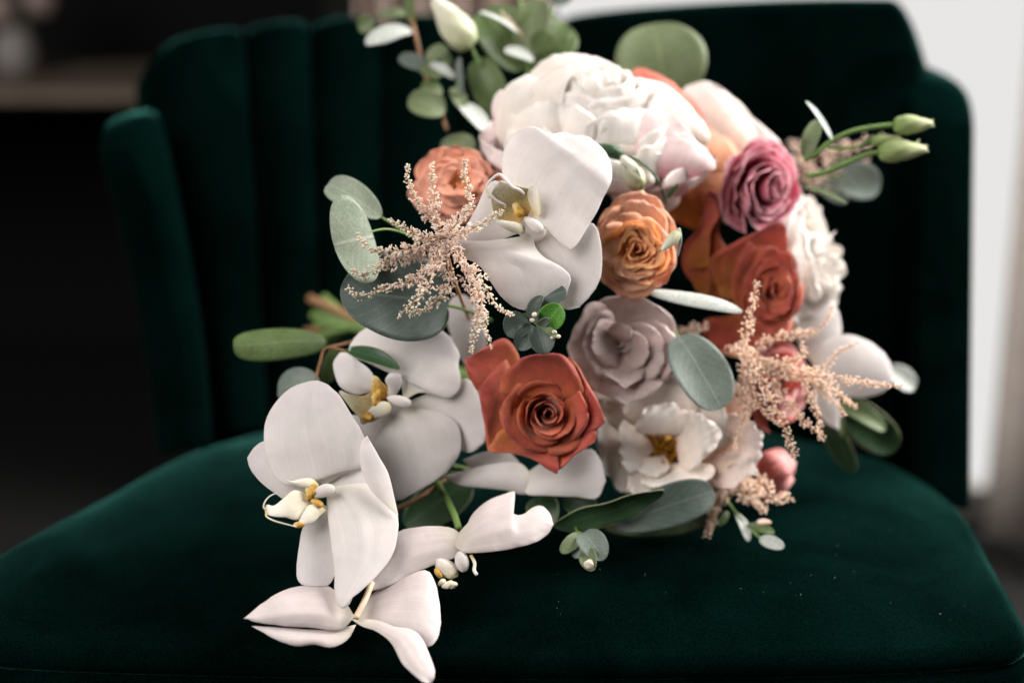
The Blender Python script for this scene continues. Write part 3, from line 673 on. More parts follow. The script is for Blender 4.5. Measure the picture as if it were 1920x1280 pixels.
knob('callus', lip, (560, 984, z - .014), 11, 5, 5, M['lip_gold'], rot=0, bump=2)
knob('callus', lip, (594, 942, z - .008), 14, 6, 7, M['lip_gold'], rot=-30, bump=2)
knob('column', o, (603, 921, z - .009), 26, 12, 9, M['orchid'], rot=16, sq=0.8)
# side-on bloom, low centre
z = 0.812
o = orchid('side-on white orchid bloom with wavy petals stretched out below the rust rose', (860, 1020, z))
petal('petal', o, z, (872, 1015, 4), [(855, 993, 2), (825, 986, 0), (781, 988, -3), (745, 998, -6), (727, 1035, -8), (706, 1070, -9), (692, 1092, -9)], [(858, 1042, 2), (810, 1060, 0), (757, 1084, -4), (718, 1103, -8)], (690, 1108, -10), M['orchid_back'], bulge=8, ruf=1.2, ridge=0.8)
petal('petal', o, z, (846, 1018, 2), [(866, 992, 0), (888, 969, -2), (912, 942, -1), (940, 929, 2), (966, 921, 5), (958, 948, 3), (963, 963, 2), (981, 964, 2), (998, 952, 4), (1015, 948, 6), (1030, 961, 7)], [(868, 1034, -3), (890, 1036, -3), (946, 1031, -1), (995, 1019, 2), (1026, 1003, 5)], (1038, 983, 7), M['orchid_back'], bulge=9, ruf=0.9, ridge=0.9, nv=40)
petal('sepal', o, z, (870, 1000, 6), [(885, 965, 8), (915, 938, 9), (945, 926, 9)], [(895, 990, 6), (930, 960, 6), (955, 938, 8)], (966, 922, 9), M['orchid_back'], bulge=6)
lip = knob('lip', o, (836, 1064, z + .003), 26, 15, 14, M['lip_white'], rot=-35, sq=0.85, bump=1.5)
knob('callus', lip, (822, 1074, z + .001), 6, 11, 8, M['lip_gold'], rot=35)
for q in ((838, 1096, 12), (850, 1096, 9), (828, 1092, 8)):
    knob('frill', lip, (q[0], q[1], z), q[2], 6, 6, M['lip_white'], rot=25, bump=2, seed=int(q[0]))
knob('column', o, (866, 1052, z + .001), 13, 20, 12, M['orchid'], rot=10, sq=1.0)
tube('tendril', lip, [(883, 1040, z), (890, 1055, z), (889, 1068, z), (894, 1077, z)], 0.0011, M['lip_white'], n=14)
# lowest bloom, seen from behind
z = 0.800
o = orchid('lowest white orchid bloom seen from behind, hanging over the front seat edge', (668, 1155, z))
petal('petal', o, z, (662, 1158, 6), [(680, 1130, 8), (705, 1108, 8), (750, 1086, 7), (797, 1068, 6), (815, 1090, 6), (824, 1130, 6)], [(700, 1170, 6), (740, 1180, 4), (775, 1195, 3), (803, 1213, 4), (820, 1195, 5)], (826, 1165, 6), M['orchid_back'], bulge=6, ridge=0.8)
petal('sepal', o, z, (665, 1155, 2), [(640, 1118, 0), (609, 1096, -3), (567, 1098, -5), (533, 1106, -7), (499, 1125, -9)], [(638, 1180, -2), (585, 1176, -5), (533, 1173, -8), (485, 1167, -10)], (457, 1159, -12), M['orchid_back'], bulge=13, ridge=0.8, nv=32)
petal('sepal', o, z, (668, 1170, 4), [(630, 1178, 1), (585, 1180, -2), (530, 1176, -5)], [(652, 1198, 2), (622, 1213, 0), (590, 1208, -2), (557, 1211, -3), (516, 1197, -6)], (471, 1173, -8), M['orchid_back'], bulge=6, ruf=1.2)
petal('petal', o, z, (658, 1160, 0), [(705, 1162, -3), (740, 1174, -6), (774, 1180, -8), (795, 1202, -10), (808, 1235, -12), (816, 1262, -13)], [(680, 1174, -2), (706, 1183, -4), (733, 1205, -8), (757, 1246, -11), (790, 1275, -13)], (809, 1278, -13), M['orchid_back'], bulge=6, ridge=0.6)
tube('pedicel', o, [(697, 1092, z + .002), (684, 1125, z - .004), (667, 1158, z - .006)], 0.0019, M['stem_pink'])
# bloom under the rust rose
z = 0.858
o = orchid('white orchid bloom tucked under the rust rose, edge of petals showing', (985, 900, z))
petal('petal', o, z, (1000, 895, 0), [(975, 868, -2), (925, 869, -4), (872, 881, -5)], [(985, 926, -3), (950, 919, -6), (900, 914, -8), (858, 908, -8)], (832, 894, -8), M['orchid'], bulge=8)
petal('petal', o, z, (975, 895, 0), [(1015, 868, 2), (1065, 848, 3), (1108, 842, 3), (1128, 866, 2)], [(985, 925, -4), (1030, 929, -6), (1080, 931, -6), (1120, 933, -4)], (1136, 902, -1), M['orchid'], bulge=9)
petal('sepal', o, z, (985, 880, 8), [(950, 845, 10), (905, 848, 10)], [(930, 880, 8), (890, 880, 8)], (868, 862, 9), M['orchid'], bulge=3)
# petals behind, left of the rust rose
z = 0.885
o = orchid('shaded white orchid bloom half hidden behind the left astilbe and round dark leaf', (875, 620, z))
petal('petal', o, z, (880, 700, 4), [(858, 660, 2), (838, 600, 0), (845, 560, 0)], [(905, 680, 2), (912, 630, 0), (895, 575, 0)], (870, 552, 0), M['orchid'], bulge=5)
petal('petal', o, z, (880, 700, 6), [(905, 690, 6), (935, 650, 6)], [(890, 720, 6), (920, 715, 6)], (945, 690, 6), M['orchid'], bulge=4)
# right bloom, out of focus
z = 0.935
o = orchid('out of focus white orchid bloom at the far right behind the peach astilbe', (1580, 690, z))
petal('petal', o, z, (1530, 700, 0), [(1535, 650, 2), (1580, 628, 2), (1625, 638, 2), (1662, 668, 2)], [(1560, 735, 0), (1610, 745, 0), (1655, 735, 1)], (1677, 705, 2), M['orchid'], bulge=10)
petal('petal', o, z, (1530, 690, 4), [(1495, 640, 6), (1480, 590, 8), (1505, 545, 10)], [(1560, 660, 5), (1578, 620, 7), (1565, 570, 9)], (1535, 540, 10), M['orchid'], bulge=8)
petal('sepal', o, z, (1530, 705, 5), [(1520, 750, 2), (1548, 790, 0)], [(1552, 725, 3), (1572, 760, 1)], (1574, 806, -2), M['orchid'], bulge=4)

# ------------------------------------------------------------------ roses and peonies
def frame(face, roll=0.0):
    a = cvec(*face)
    e1 = nrmz(np.cross(UP, a)); e2 = np.cross(a, e1)
    c, s = math.cos(rad(roll)), math.sin(rad(roll))
    return e1 * c + e2 * s, -e1 * s + e2 * c, a
def cup_petal(parent, C, fr, px, r, flare, top, H, phi, alpha, mat, drop=0.25, pw=2.4, spiral=0.08, roll=0.0, ruf=1.0, lean=0.0, name='petal', nu=19, nv=17, seed=0, th=0.0005, notch=0.0, wavy=0.0, wk=5.0, sx=1.0, sy=1.0, fq=70):
    """petal of a cupped flower wrapped round the axis; lengths in photo px"""
    e1, e2, a = fr
    jr = np.random.default_rng(seed * 7 + 3)
    r = r * (1 + 0.07 * jr.normal()); top = top + 2.2 * jr.normal(); phi = phi + 9 * jr.normal(); alpha = alpha * (1 + 0.14 * jr.normal())
    flare = flare * (1 + 0.2 * jr.normal()); tlt = 0.05 * jr.normal()
    u = np.linspace(-1, 1, nu)[None, :]; v = np.linspace(0, 1, nv)[:, None]
    tm = 1 - drop * np.abs(u) ** pw - notch * np.exp(-(u / 0.12) ** 2)
    t = v * tm
    s = np.clip((t - 0.42) / 0.58, 0, 2)
    rho = r * (0.12 + 0.88 * np.sin(np.clip(t / 0.68, 0, 1) * math.pi / 2)) + flare * s ** 1.7 + lean * t * t
    h = -H + (H + top) * t + tlt * r * u * t
    rl = np.clip((v - 0.74) / 0.26, 0, 1) ** 2 * (0.35 + 0.65 * np.abs(np.sin(u * math.pi * 0.95)))
    rho = rho + roll * rl; h = h - roll * 1.0 * rl * (0.6 + 0.8 * (v > 0.9))
    rho = rho * (1 + spiral * u) + wavy * r * np.sin(wk * u + seed) * v ** 1.5
    ang = rad(phi) + rad(alpha) * u * (0.72 + 0.28 * np.sin(np.clip(v, 0, 1) * math.pi * 0.62))
    G = C + px * ((rho * np.cos(ang) * sx)[..., None] * e1 + (rho * np.sin(ang) * sy)[..., None] * e2 + h[..., None] * a)
    n = grid_normals(G)
    G = G + n * (ruf * 0.001 * wav(G, fq, seed + 17) * (0.15 + 0.85 * v ** 2))[..., None] + a * (ruf * 0.0006 * wav(G, fq * 1.6, seed + 5) * v ** 4)[..., None]
    return sheet(name, G, mat, parent, th)
GR = 'roses of the bouquet'
def ring(o, z, cx, cy, R, n, dz, mat, ph0, conc=5.0, frill=1.2, sx=1.0, sy=1.0, deep=14, jit=0.06, wf=1.4, seed=0, curl=1.6):
    """a whorl of n open petals seen from above; their rims lie dz mm from depth z"""
    r = np.random.default_rng(seed + 77)
    for i in range(n):
        a0 = ph0 + 360 * i / n + r.normal() * 14; w_ = 360 / n * wf / 2 * (1 + 0.15 * r.normal()); R_ = R * (1 + jit * r.normal()); d_ = dz + 1.5 * r.normal()
        def q(a, f, dd):
            return (cx + sx * R_ * f * math.cos(rad(a)), cy - sy * R_ * f * math.sin(rad(a)), dd)
        petal('petal', o, z, q(a0, 0.10, dz + deep), [q(a0 - w_ * .75, .42, dz + deep * .45), q(a0 - w_, .74, d_ + 1), q(a0 - w_ * .55, .95, d_)],
              [q(a0 + w_ * .75, .42, dz + deep * .45), q(a0 + w_, .74, d_ + 1), q(a0 + w_ * .55, .95, d_)], q(a0 + r.normal() * 5, 1.0, d_ - 0.5), mat,
              bulge=-conc, ruf=2.0, frill=frill, seed=seed * 31 + i, nu=25, nv=26, th=0.0004, curl=curl)
# rust rose, front
z = 0.828
C = P(1012, 768, z); px = (z + GZ) / F
o = thing('rose', 'rust red rose with spiral centre in the middle of the bouquet', 'rose', C, GR)
fr = frame((0.10, -0.05, 1.0), 0)
C2 = P(1026, 774, z)
k = 0
for r, fl_, top, n_, al in [(7, 1, 34, 2, 120), (13, 2, 36, 2, 105), (21, 3, 36, 3, 85), (31, 6, 33, 3, 80), (42, 12, 28, 3, 72), (52, 20, 20, 4, 62)]:
    for i in range(n_):
        ph = k * 137.5 + 20
        cup_petal(o, C2 * (1 - k * 0.04) + C * (k * 0.04) if k < 20 else C, fr, px, r, fl_, top + 2 * math.sin(k * 2.1), 60, ph, al, M['rust_in'], drop=0.22, pw=1.7, spiral=0.16, roll=1 + fl_ * 0.45, ruf=0.5, seed=k)
        k += 1
for b, l, r_, t, bu in [((985, 760, 14), [(905, 738, 2), (886, 718, 0), (875, 698, -1)], [(978, 690, 6), (968, 656, 4), (944, 634, 2), (905, 654, -1)], (872, 674, -3), 8),
                        ((990, 772, 12), [(958, 690, 3), (946, 675, -1), (916, 704, -3)], [(965, 838, 6), (918, 846, 0), (908, 795, -3)], (896, 731, -5), 7),
                        ((1005, 790, 14), [(940, 806, 3), (921, 828, 0), (915, 847, -2), (958, 850, -4), (1000, 862, -4), (1026, 880, -4)], [(1046, 830, 6), (1050, 862, 0)], (1045, 890, -4), 6),
                        ((1018, 790, 14), [(1028, 845, 4), (1044, 882, 1), (1076, 856, -2)], [(1080, 785, 8), (1114, 804, 0)], (1116, 828, -4), 5),
                        ((1020, 772, 14), [(1042, 692, 6), (1064, 670, 2), (1083, 684, 0), (1101, 716, -3), (1119, 748, -4)], [(1060, 806, 8), (1092, 814, 2), (1116, 808, -2)], (1136, 793, -6), 7),
                        ((1015, 768, 9), [(960, 742, 2), (938, 737, -3), (944, 704, -6), (974, 674, -8)], [(1082, 752, 2), (1097, 744, -3), (1086, 706, -7), (1062, 669, -8)], (1022, 661, -9), 9),
                        ((1020, 770, 9), [(1060, 718, 0), (1080, 720, -4), (1096, 752, -7)], [(1050, 828, 2), (1078, 826, -4), (1098, 800, -7)], (1104, 776, -8), 6),
                        ((1012, 778, 9), [(955, 760, 1), (937, 768, -4), (942, 800, -7)], [(1035, 838, 2), (1015, 848, -5), (985, 842, -7)], (962, 826, -9), 7)]:
    petal('petal', o, z, b, l, r_, t, M['rust'], bulge=-bu * 0.9, ruf=1.6, seed=k, th=0.0005, frill=0.6, curl=3.2, nu=27, nv=32); k += 1
# mauve rose
z = 0.862
C = P(1163, 640, z); px = (z + GZ) / F
o = thing('rose', 'dusty mauve rose above the open peony', 'rose', C, GR)
fr = frame((-0.12, 0.05, 1.0), 0)
C2 = P(1156, 642, z)
k = 0
for r, fl_, top, n_, al in [(10, 0, 2, 2, 110), (20, 2, 6, 2, 100)]:
    for i in range(n_):
        cup_petal(o, C2, fr, px, r, fl_, top, 50, k * 150 + 195, al, M['mauve'], drop=0.2, spiral=0.25, roll=1.5, ruf=1.6, seed=k + 40, wavy=0.1); k += 1
for l, r_, t, bu in [([(1105, 640, 6), (1100, 590, 3), (1128, 562, 1)], [(1250, 665, 6), (1270, 632, 3), (1255, 588, 1)], (1192, 552, 0), -7),
                     ([(1180, 600, 6), (1225, 596, 1), (1262, 622, -1)], [(1190, 725, 4), (1238, 722, -1), (1266, 684, -3)], (1274, 648, -3), -7),
                     ([(1105, 690, 1), (1108, 724, -3), (1142, 745, -6)], [(1235, 690, 1), (1244, 718, -3), (1214, 745, -6)], (1180, 758, -8), -5),
                     ([(1142, 580, 1), (1106, 568, -3), (1080, 610, -6)], [(1142, 718, 1), (1100, 712, -4), (1072, 678, -7)], (1065, 650, -8), -5),
                     ([(1175, 610, 3), (1212, 606, -2), (1238, 628, -5)], [(1185, 712, 2), (1222, 712, -4), (1242, 686, -6)], (1246, 655, -7), -5),
                     ([(1150, 588, 0), (1120, 586, -4), (1103, 612, -8)], [(1165, 718, 0), (1130, 710, -5), (1103, 678, -9)], (1096, 648, -10), -4),
                     ([(1120, 678, 0), (1136, 704, -6)], [(1210, 680, 0), (1206, 710, -6)], (1170, 724, -10), -4),
                     ([(1150, 600, 0), (1132, 596, -5), (1115, 612, -9)], [(1165, 694, 0), (1140, 686, -6), (1115, 666, -10)], (1109, 640, -12), -4),
                     ([(1165, 622, 0), (1195, 622, -4), (1212, 640, -8)], [(1175, 690, 0), (1200, 692, -5), (1214, 676, -9)], (1218, 658, -10), -4),
                     ([(1135, 625, -2), (1150, 606, -7)], [(1180, 640, -2), (1184, 618, -7)], (1168, 606, -9), -3)]:
    petal('petal', o, z, (1158, 648, 12), l, r_, t, M['mauve'], bulge=bu, ruf=2.2, seed=k, frill=1.5, curl=2.4, nu=27, nv=32, th=0.0004); k += 1
# peach garden rose
z = 0.838
C = P(1188, 458, z); px = (z + GZ) / F
o = thing('garden_rose', 'peach orange ruffled garden rose between the white orchid and rust rose', 'rose', C, GR)
fr = frame((-0.06, -0.10, 1.0), 0)
k = 0
ring(o, z, 1193, 458, 93, 5, 6, M['peach'], 20, seed=1, sx=0.90, sy=1.06, frill=1.3, wf=1.5)
ring(o, z, 1192, 459, 82, 4, 1, M['peach'], 62, seed=2, sx=0.92, sy=1.05, frill=1.3, wf=1.55, curl=2.6)
ring(o, z, 1191, 461, 68, 4, -4, M['peach'], 10, seed=3, frill=1.4, wf=1.55, curl=2.6)
px = (z + GZ) / F
for r, fl_, top, n_, al in [(6, 3, 22, 2, 110), (13, 6, 24, 3, 95), (22, 9, 25, 3, 90), (32, 11, 24, 4, 72), (42, 13, 20, 4, 70)]:
    for i in range(n_):
        cup_petal(o, P(1194, 468, z), fr, px, r, fl_, top + 3 * math.sin(k * 2), 26, k * 137.5 + 10, al, M['peach_in'], drop=0.18, pw=2.0, spiral=0.24, roll=2.0, ruf=1.8, seed=k + 90, wavy=0.16, wk=5.5, fq=80); k += 1
# salmon garden rose behind the left astilbe
z = 0.875
C = P(862, 348, z); px = (z + GZ) / F
o = thing('garden_rose', 'salmon garden rose behind the left astilbe plumes', 'rose', C, GR)
fr = frame((-0.25, 0.65, 1.0), 0)
k = 0
for r, fl_, top, n_, al in [(8, 1, 18, 3, 90), (18, 2, 20, 4, 70), (30, 5, 20, 4, 62)]:
    for i in range(n_):
        cup_petal(o, C, fr, px, r, fl_, top + 3 * math.sin(k * 1.9), 62, k * 137.5, al, M['salmon'] if r > 20 else M['peach_in'], drop=0.2, pw=2.4, spiral=0.12, roll=2, ruf=1.4, seed=k + 190, wavy=0.05, wk=6); k += 1
ring(o, z, 862, 350, 92, 6, 8, M['salmon'], 15, seed=21, sy=0.80, frill=1.6)
ring(o, z, 862, 346, 76, 6, 0, M['salmon'], 50, seed=22, sy=0.80, frill=1.6)
ring(o, z, 860, 342, 58, 5, -6, M['salmon'], 80, seed=23, sy=0.80, frill=1.6)
ring(o, z, 858, 338, 42, 5, -9, M['salmon'], 20, seed=24, sy=0.80, frill=1.6)
# pink rose
z = 0.905
C = P(1436, 350, z); px = (z + GZ) / F
o = thing('rose', 'deep pink rose at the upper right of the bouquet', 'rose', C, GR)
fr = frame((0.30, -0.02, 1.0), -15)
C2 = P(1452, 350, z); k = 0
for r, fl_, top, n_, al in [(6, 1, 24, 2, 120), (13, 1, 26, 3, 90), (21, 2, 26, 3, 85), (30, 4, 24, 4, 70), (40, 6, 20, 4, 66), (50, 9, 12, 5, 58), (58, 12, 2, 5, 56), (60, 16, -14, 5, 56)]:
    for i in range(n_):
        cup_petal(o, C2 if k < 8 else C, fr, px, r, fl_, top + 3 * math.sin(k * 2.3), 70, k * 137.5 + 60, al, M['pink'], drop=0.2, pw=2.2, spiral=0.16, roll=2, ruf=1.6, seed=k + 290, wavy=0.05, wk=6, sx=0.92, sy=1.12); k += 1
# rust rose, right
z = 0.905
C = P(1432, 535, z); px = (z + GZ) / F
o = thing('rose', 'large rust orange rose on the right under the pink rose', 'rose', C, GR)
fr = frame((0.22, -0.05, 1.0), 0)
C2 = P(1447, 542, z); k = 0
for r, fl_, top, n_, al in [(8, 1, 30, 2, 120), (15, 2, 32, 2, 105), (24, 3, 30, 3, 85), (34, 6, 26, 3, 80), (44, 11, 18, 3, 72), (52, 18, 10, 4, 60)]:
    for i in range(n_):
        cup_petal(o, C2, fr, px, r, fl_, top + 2 * math.sin(k * 2.1), 62, k * 137.5 + 70, al, M['rust_in'], drop=0.22, pw=1.7, spiral=0.16, roll=1 + fl_ * 0.4, ruf=0.6, seed=k + 400, sx=0.85, sy=1.1); k += 1
for (b, l, r_, t, bu, mt) in [
        ((1420, 560, 20), [(1340, 560, 14), (1285, 510, 10), (1284, 460, 8), (1308, 430, 6), (1322, 395, 5)], [(1390, 500, 10), (1350, 440, 6), (1358, 400, 3), (1364, 372, 2)], (1330, 354, 3), 6, 'rust'),
        ((1330, 500, 4), [(1290, 500, 4), (1296, 460, 2), (1318, 430, 0)], [(1330, 470, 0), (1336, 430, -3), (1352, 396, -3)], (1326, 360, -1), 3, 'rust'),
        ((1420, 555, 12), [(1350, 540, 4), (1332, 500, 0), (1336, 480, -3), (1390, 448, -6)], [(1450, 500, 4), (1476, 470, 0), (1476, 430, -3)], (1462, 414, -6), 8, 'rust'),
        ((1430, 548, 14), [(1360, 560, 6), (1345, 520, 2), (1352, 490, 0)], [(1430, 490, 6), (1425, 460, 0)], (1390, 462, -2), 4, 'rust_in'),
        ((1318, 560, 10), [(1300, 530, 8), (1304, 480, 6)], [(1334, 540, 8), (1330, 490, 5)], (1312, 452, 5), 3, 'rust'),
        ((1435, 560, 8), [(1385, 580, 2), (1372, 540, -3), (1382, 492, -6)], [(1430, 500, 2), (1425, 470, -4)], (1405, 450, -8), 7, 'rust'),
        ((1440, 555, 6), [(1405, 500, 0), (1420, 474, -6), (1444, 464, -8)], [(1480, 540, 0), (1492, 515, -5), (1488, 488, -8)], (1468, 472, -9), 7, 'rust'),
        ((1445, 560, 6), [(1470, 530, 0), (1490, 515, -5)], [(1460, 600, 0), (1482, 600, -5), (1496, 570, -7)], (1498, 535, -7), 6, 'rust'),
        ((1440, 560, 8), [(1400, 600, 0), (1410, 640, -4)], [(1480, 590, 2), (1488, 612, -2), (1470, 635, -5)], (1442, 648, -6), 7, 'rust'),
        ((1430, 560, 14), [(1370, 590, 6), (1325, 598, 2), (1318, 625, 0)], [(1440, 620, 6), (1430, 655, 0), (1400, 668, -2)], (1352, 660, -2), 7, 'rust')]:
    petal('petal', o, z, b, l, r_, t, M[mt], bulge=-bu * 0.8, ruf=1.8, seed=k, frill=0.8, curl=3.2, nu=27, nv=32); k += 1
ring(o, z, 1440, 542, 74, 5, -2, M['rust'], 30, seed=41, sx=0.80, sy=1.12, frill=0.8, curl=3.0)
ring(o, z, 1444, 542, 58, 4, -7, M['rust'], 75, seed=42, sx=0.85, sy=1.10, frill=0.8, curl=3.0)
# peony, top
z = 0.905
C = P(1122, 268, z); px = (z + GZ) / F
GP = 'peonies of the bouquet'
o = thing('peony', 'big full white peony with blush base at the top of the bouquet', 'peony', C, GP)
fr = frame((0.08, 1.0, 0.62), 0)
k = 0
pr_ = np.random.default_rng(5)
for r, top, n_, al, ln_ in [(30, 138, 4, 85, -10), (66, 134, 5, 72, -26), (100, 124, 5, 62, -38), (132, 104, 6, 54, -44), (160, 74, 6, 50, -38), (184, 38, 7, 46, -24), (200, 4, 7, 46, -8)]:
    for i in range(n_):
        cup_petal(o, C, fr, px, r, 0, top + pr_.normal() * 8, 70, 360 * i / n_ + k * 23 + pr_.normal() * 8, al, M['peony_pink'] if r > 190 else M['peony'], drop=0.13, pw=3.4, spiral=0.06 * (1 if i % 2 else -1), lean=ln_, ruf=2.4, seed=k * 3 + 500, notch=0.03 * (i % 2), nu=27, nv=21, fq=34, sx=1.04, sy=0.80, wavy=0.02, wk=5, th=0.0004); k += 1
for b, l, r_, t, dz, bu in [((1090, 205), [(985, 175), (998, 132), (1035, 106)], [(1200, 185), (1172, 136), (1120, 108)], (1072, 97), -4, 16),
                            ((1130, 275), [(1000, 232), (985, 182), (1018, 140)], [(1232, 245), (1212, 182), (1150, 128)], (1085, 116), -20, 16),
                            ((1200, 290), [(1140, 205), (1150, 158)], [(1328, 268), (1300, 205), (1250, 160)], (1200, 146), -18, 15),
                            ((1000, 310), [(935, 262), (932, 205), (952, 162)], [(1050, 245), (1040, 190), (1018, 152)], (988, 140), -16, 12),
                            ((1050, 330), [(965, 300), (955, 245), (980, 205)], [(1100, 290), (1095, 235), (1065, 200)], (1025, 188), -32, 13),
                            ((1150, 335), [(1045, 300), (1050, 240), (1082, 206)], [(1210, 290), (1172, 232), (1142, 204)], (1112, 192), -36, 14),
                            ((1225, 335), [(1160, 290), (1160, 236), (1183, 206)], [(1312, 305), (1298, 252), (1256, 214)], (1217, 200), -34, 13),
                            ((1255, 345), [(1205, 300), (1228, 262), (1258, 250)], [(1338, 320), (1330, 288), (1304, 260)], (1284, 249), -38, 9)]:
    q = lambda p, f: (p[0], p[1], dz + f)
    petal('petal', o, z, q(b, 10), [q(p, 6) for p in l], [q(p, 6) for p in r_], q(t, 6), M['peony_pink'] if dz in (-34, -38) else M['peony'], bulge=bu, ruf=2.0, frill=1.3, nu=31, nv=32, th=0.0004)
petal('petal', o, z, (1245, 330, 4), [(1255, 280, 0), (1290, 262, 2), (1320, 285, 2)], [(1262, 372, 0), (1300, 352, -2), (1335, 320, 0)], (1345, 300, 0), M['peony_pink'], bulge=8, ruf=1.6)
petal('petal', o, z, (1180, 310, 10), [(1140, 350, 4), (1170, 395, 0)], [(1250, 320, 2), (1275, 345, 0), (1270, 385, 0)], (1225, 410, 0), M['peony_pink'], bulge=10, ruf=1.6)
petal('petal', o, z, (975, 320, 6), [(935, 260, 4), (922, 210, 2), (928, 178, 2)], [(985, 270, 0), (975, 220, -2), (955, 180, 0)], (940, 168, 2), M['peony_pink'], bulge=6, ruf=1.4)
# white peony at the right, behind the rust rose
z = 0.955
C = P(1496, 492, z); px = (z + GZ) / F
o = thing('peony', 'ruffled white peony at the right edge behind the rust rose', 'peony', C, GP)
fr = frame((0.9, 0.15, 0.55), 0)
k = 0
for r, top, n_, al, ln_ in [(24, 78, 5, 70, -8), (56, 72, 6, 60, -12), (88, 58, 7, 52, -12), (120, 36, 8, 46, -6), (142, 8, 8, 44, 4)]:
    for i in range(n_):
        cup_petal(o, C, fr, px, r, 0, top + pr_.normal() * 9, 50, 360 * i / n_ + k * 23, al, M['peony'], drop=0.2, pw=2.6, lean=ln_, ruf=3.4, seed=k * 3 + 800, notch=0.06 * (i % 2), fq=50); k += 1
# open peony, lower middle
z = 0.872
o = thing('peony', 'open creamy white peony showing golden stamens below the mauve rose', 'peony', P(1245, 840, z), GP)
pp = [((1235, 840, 22), [(1160, 800, 10), (1130, 780, 2), (1120, 820, 0), (1130, 870, 0)], [(1215, 880, 16), (1195, 915, 8), (1165, 925, 2)], (1150, 905, 0), 8, 'peony'),
      ((1235, 842, 18), [(1190, 800, 6), (1165, 790, 0), (1160, 840, -3), (1170, 880, -4)], [(1220, 850, 10), (1205, 880, 2), (1190, 890, -2)], (1178, 888, -5), 7, 'peony'),
      ((1235, 825, 20), [(1180, 790, 8), (1165, 750, 2), (1190, 715, 4)], [(1290, 790, 10), (1310, 750, 6), (1270, 715, 6)], (1230, 705, 6), 10, 'peony'),
      ((1240, 815, 12), [(1195, 810, 0), (1200, 780, -4), (1220, 760, -2)], [(1290, 815, 0), (1300, 790, -4), (1280, 765, -2)], (1245, 755, -2), 7, 'peony'),
      ((1265, 830, 12), [(1275, 780, -2), (1300, 770, -6), (1335, 790, -6)], [(1280, 880, 0), (1310, 870, -6), (1345, 830, -6)], (1350, 808, -6), 9, 'peony'),
      ((1260, 830, 22), [(1290, 760, 10), (1310, 735, 6), (1340, 750, 4)], [(1320, 850, 12), (1365, 830, 8), (1368, 790, 4)], (1358, 765, 4), 8, 'peony'),
      ((1275, 850, 24), [(1340, 790, 10), (1380, 775, 6), (1420, 800, 4)], [(1320, 890, 14), (1390, 890, 6), (1425, 860, 4)], (1432, 830, 4), 10, 'blush'),
      ((1245, 870, 18), [(1190, 880, 4), (1175, 910, -2), (1200, 935, -4)], [(1300, 870, 6), (1310, 905, 0), (1280, 930, -4)], (1240, 940, -5), 8, 'peony'),
      ((1250, 870, 14), [(1215, 885, 2), (1205, 905, -6)], [(1330, 870, 2), (1335, 895, -4), (1290, 912, -8)], (1240, 918, -9), 6, 'peony'),
      ((1270, 860, 20), [(1330, 850, 8), (1400, 850, 2)], [(1300, 900, 8), (1370, 915, 2)], (1415, 885, 0), 7, 'blush'),
      ((1300, 770, 16), [(1240, 735, 8), (1255, 705, 6)], [(1340, 770, 8), (1345, 735, 4), (1310, 705, 4)], (1280, 695, 4), 8, 'blush'),
      ((1185, 800, 18), [(1125, 765, 10), (1106, 738, 8)], [(1235, 775, 10), (1232, 728, 8)], (1165, 705, 8), 7, 'peony'),
      ((1150, 840, 20), [(1112, 805, 14), (1100, 770, 12)], [(1190, 800, 12), (1170, 765, 10)], (1130, 748, 10), 5, 'peony'),
      ((1330, 800, 22), [(1300, 740, 14), (1310, 700, 12)], [(1400, 790, 12), (1405, 740, 10)], (1360, 705, 10), 7, 'blush'),
      ((1245, 850, 8), [(1205, 862, 0), (1196, 880, -3)], [(1255, 875, 0), (1240, 892, -4)], (1218, 895, -5), 4, 'peony')]
for i, (b, l, r_, t, bu, mt) in enumerate(pp):
    petal('petal', o, z, b, l, r_, t, M[mt], bulge=-bu * 0.7, ruf=2.6, seed=i + 60, frill=3.0, nu=31, nv=36, th=0.0004)
SP = P(1240, 845, z + .018); V = []; Fc = []; sr = np.random.default_rng(3)
for i in range(110):
    d = nrmz(cvec(0, 0.1, 1) + sr.normal(size=3) * 0.42); b0 = SP + sr.normal(size=3) * 0.0035; L_ = 0.007 + sr.random() * 0.008
    e = nrmz(np.cross(d, [0.2, 0.5, 0.8])); g = np.cross(d, e); of = len(V)
    for tt, rr in ((0, .00035), (.7, .0003), (.78, .0008), (.95, .0008), (1.0, .0003)):
        for q in range(5): V.append(b0 + d * L_ * tt + rr * (e * math.cos(q * 1.2566) + g * math.sin(q * 1.2566)))
    for a in range(4):
        for q in range(5): Fc.append((of + a * 5 + q, of + a * 5 + (q + 1) % 5, of + a * 5 + 5 + (q + 1) % 5, of + a * 5 + 5 + q))
s_ = mk('stamens', np.array(V), Fc, M['stamen'], o); s_['kind'] = 'stuff'
knob('stamen_disc', o, (1240, 845, z + .022), 32, 34, 16, M['stamen'], bump=9)
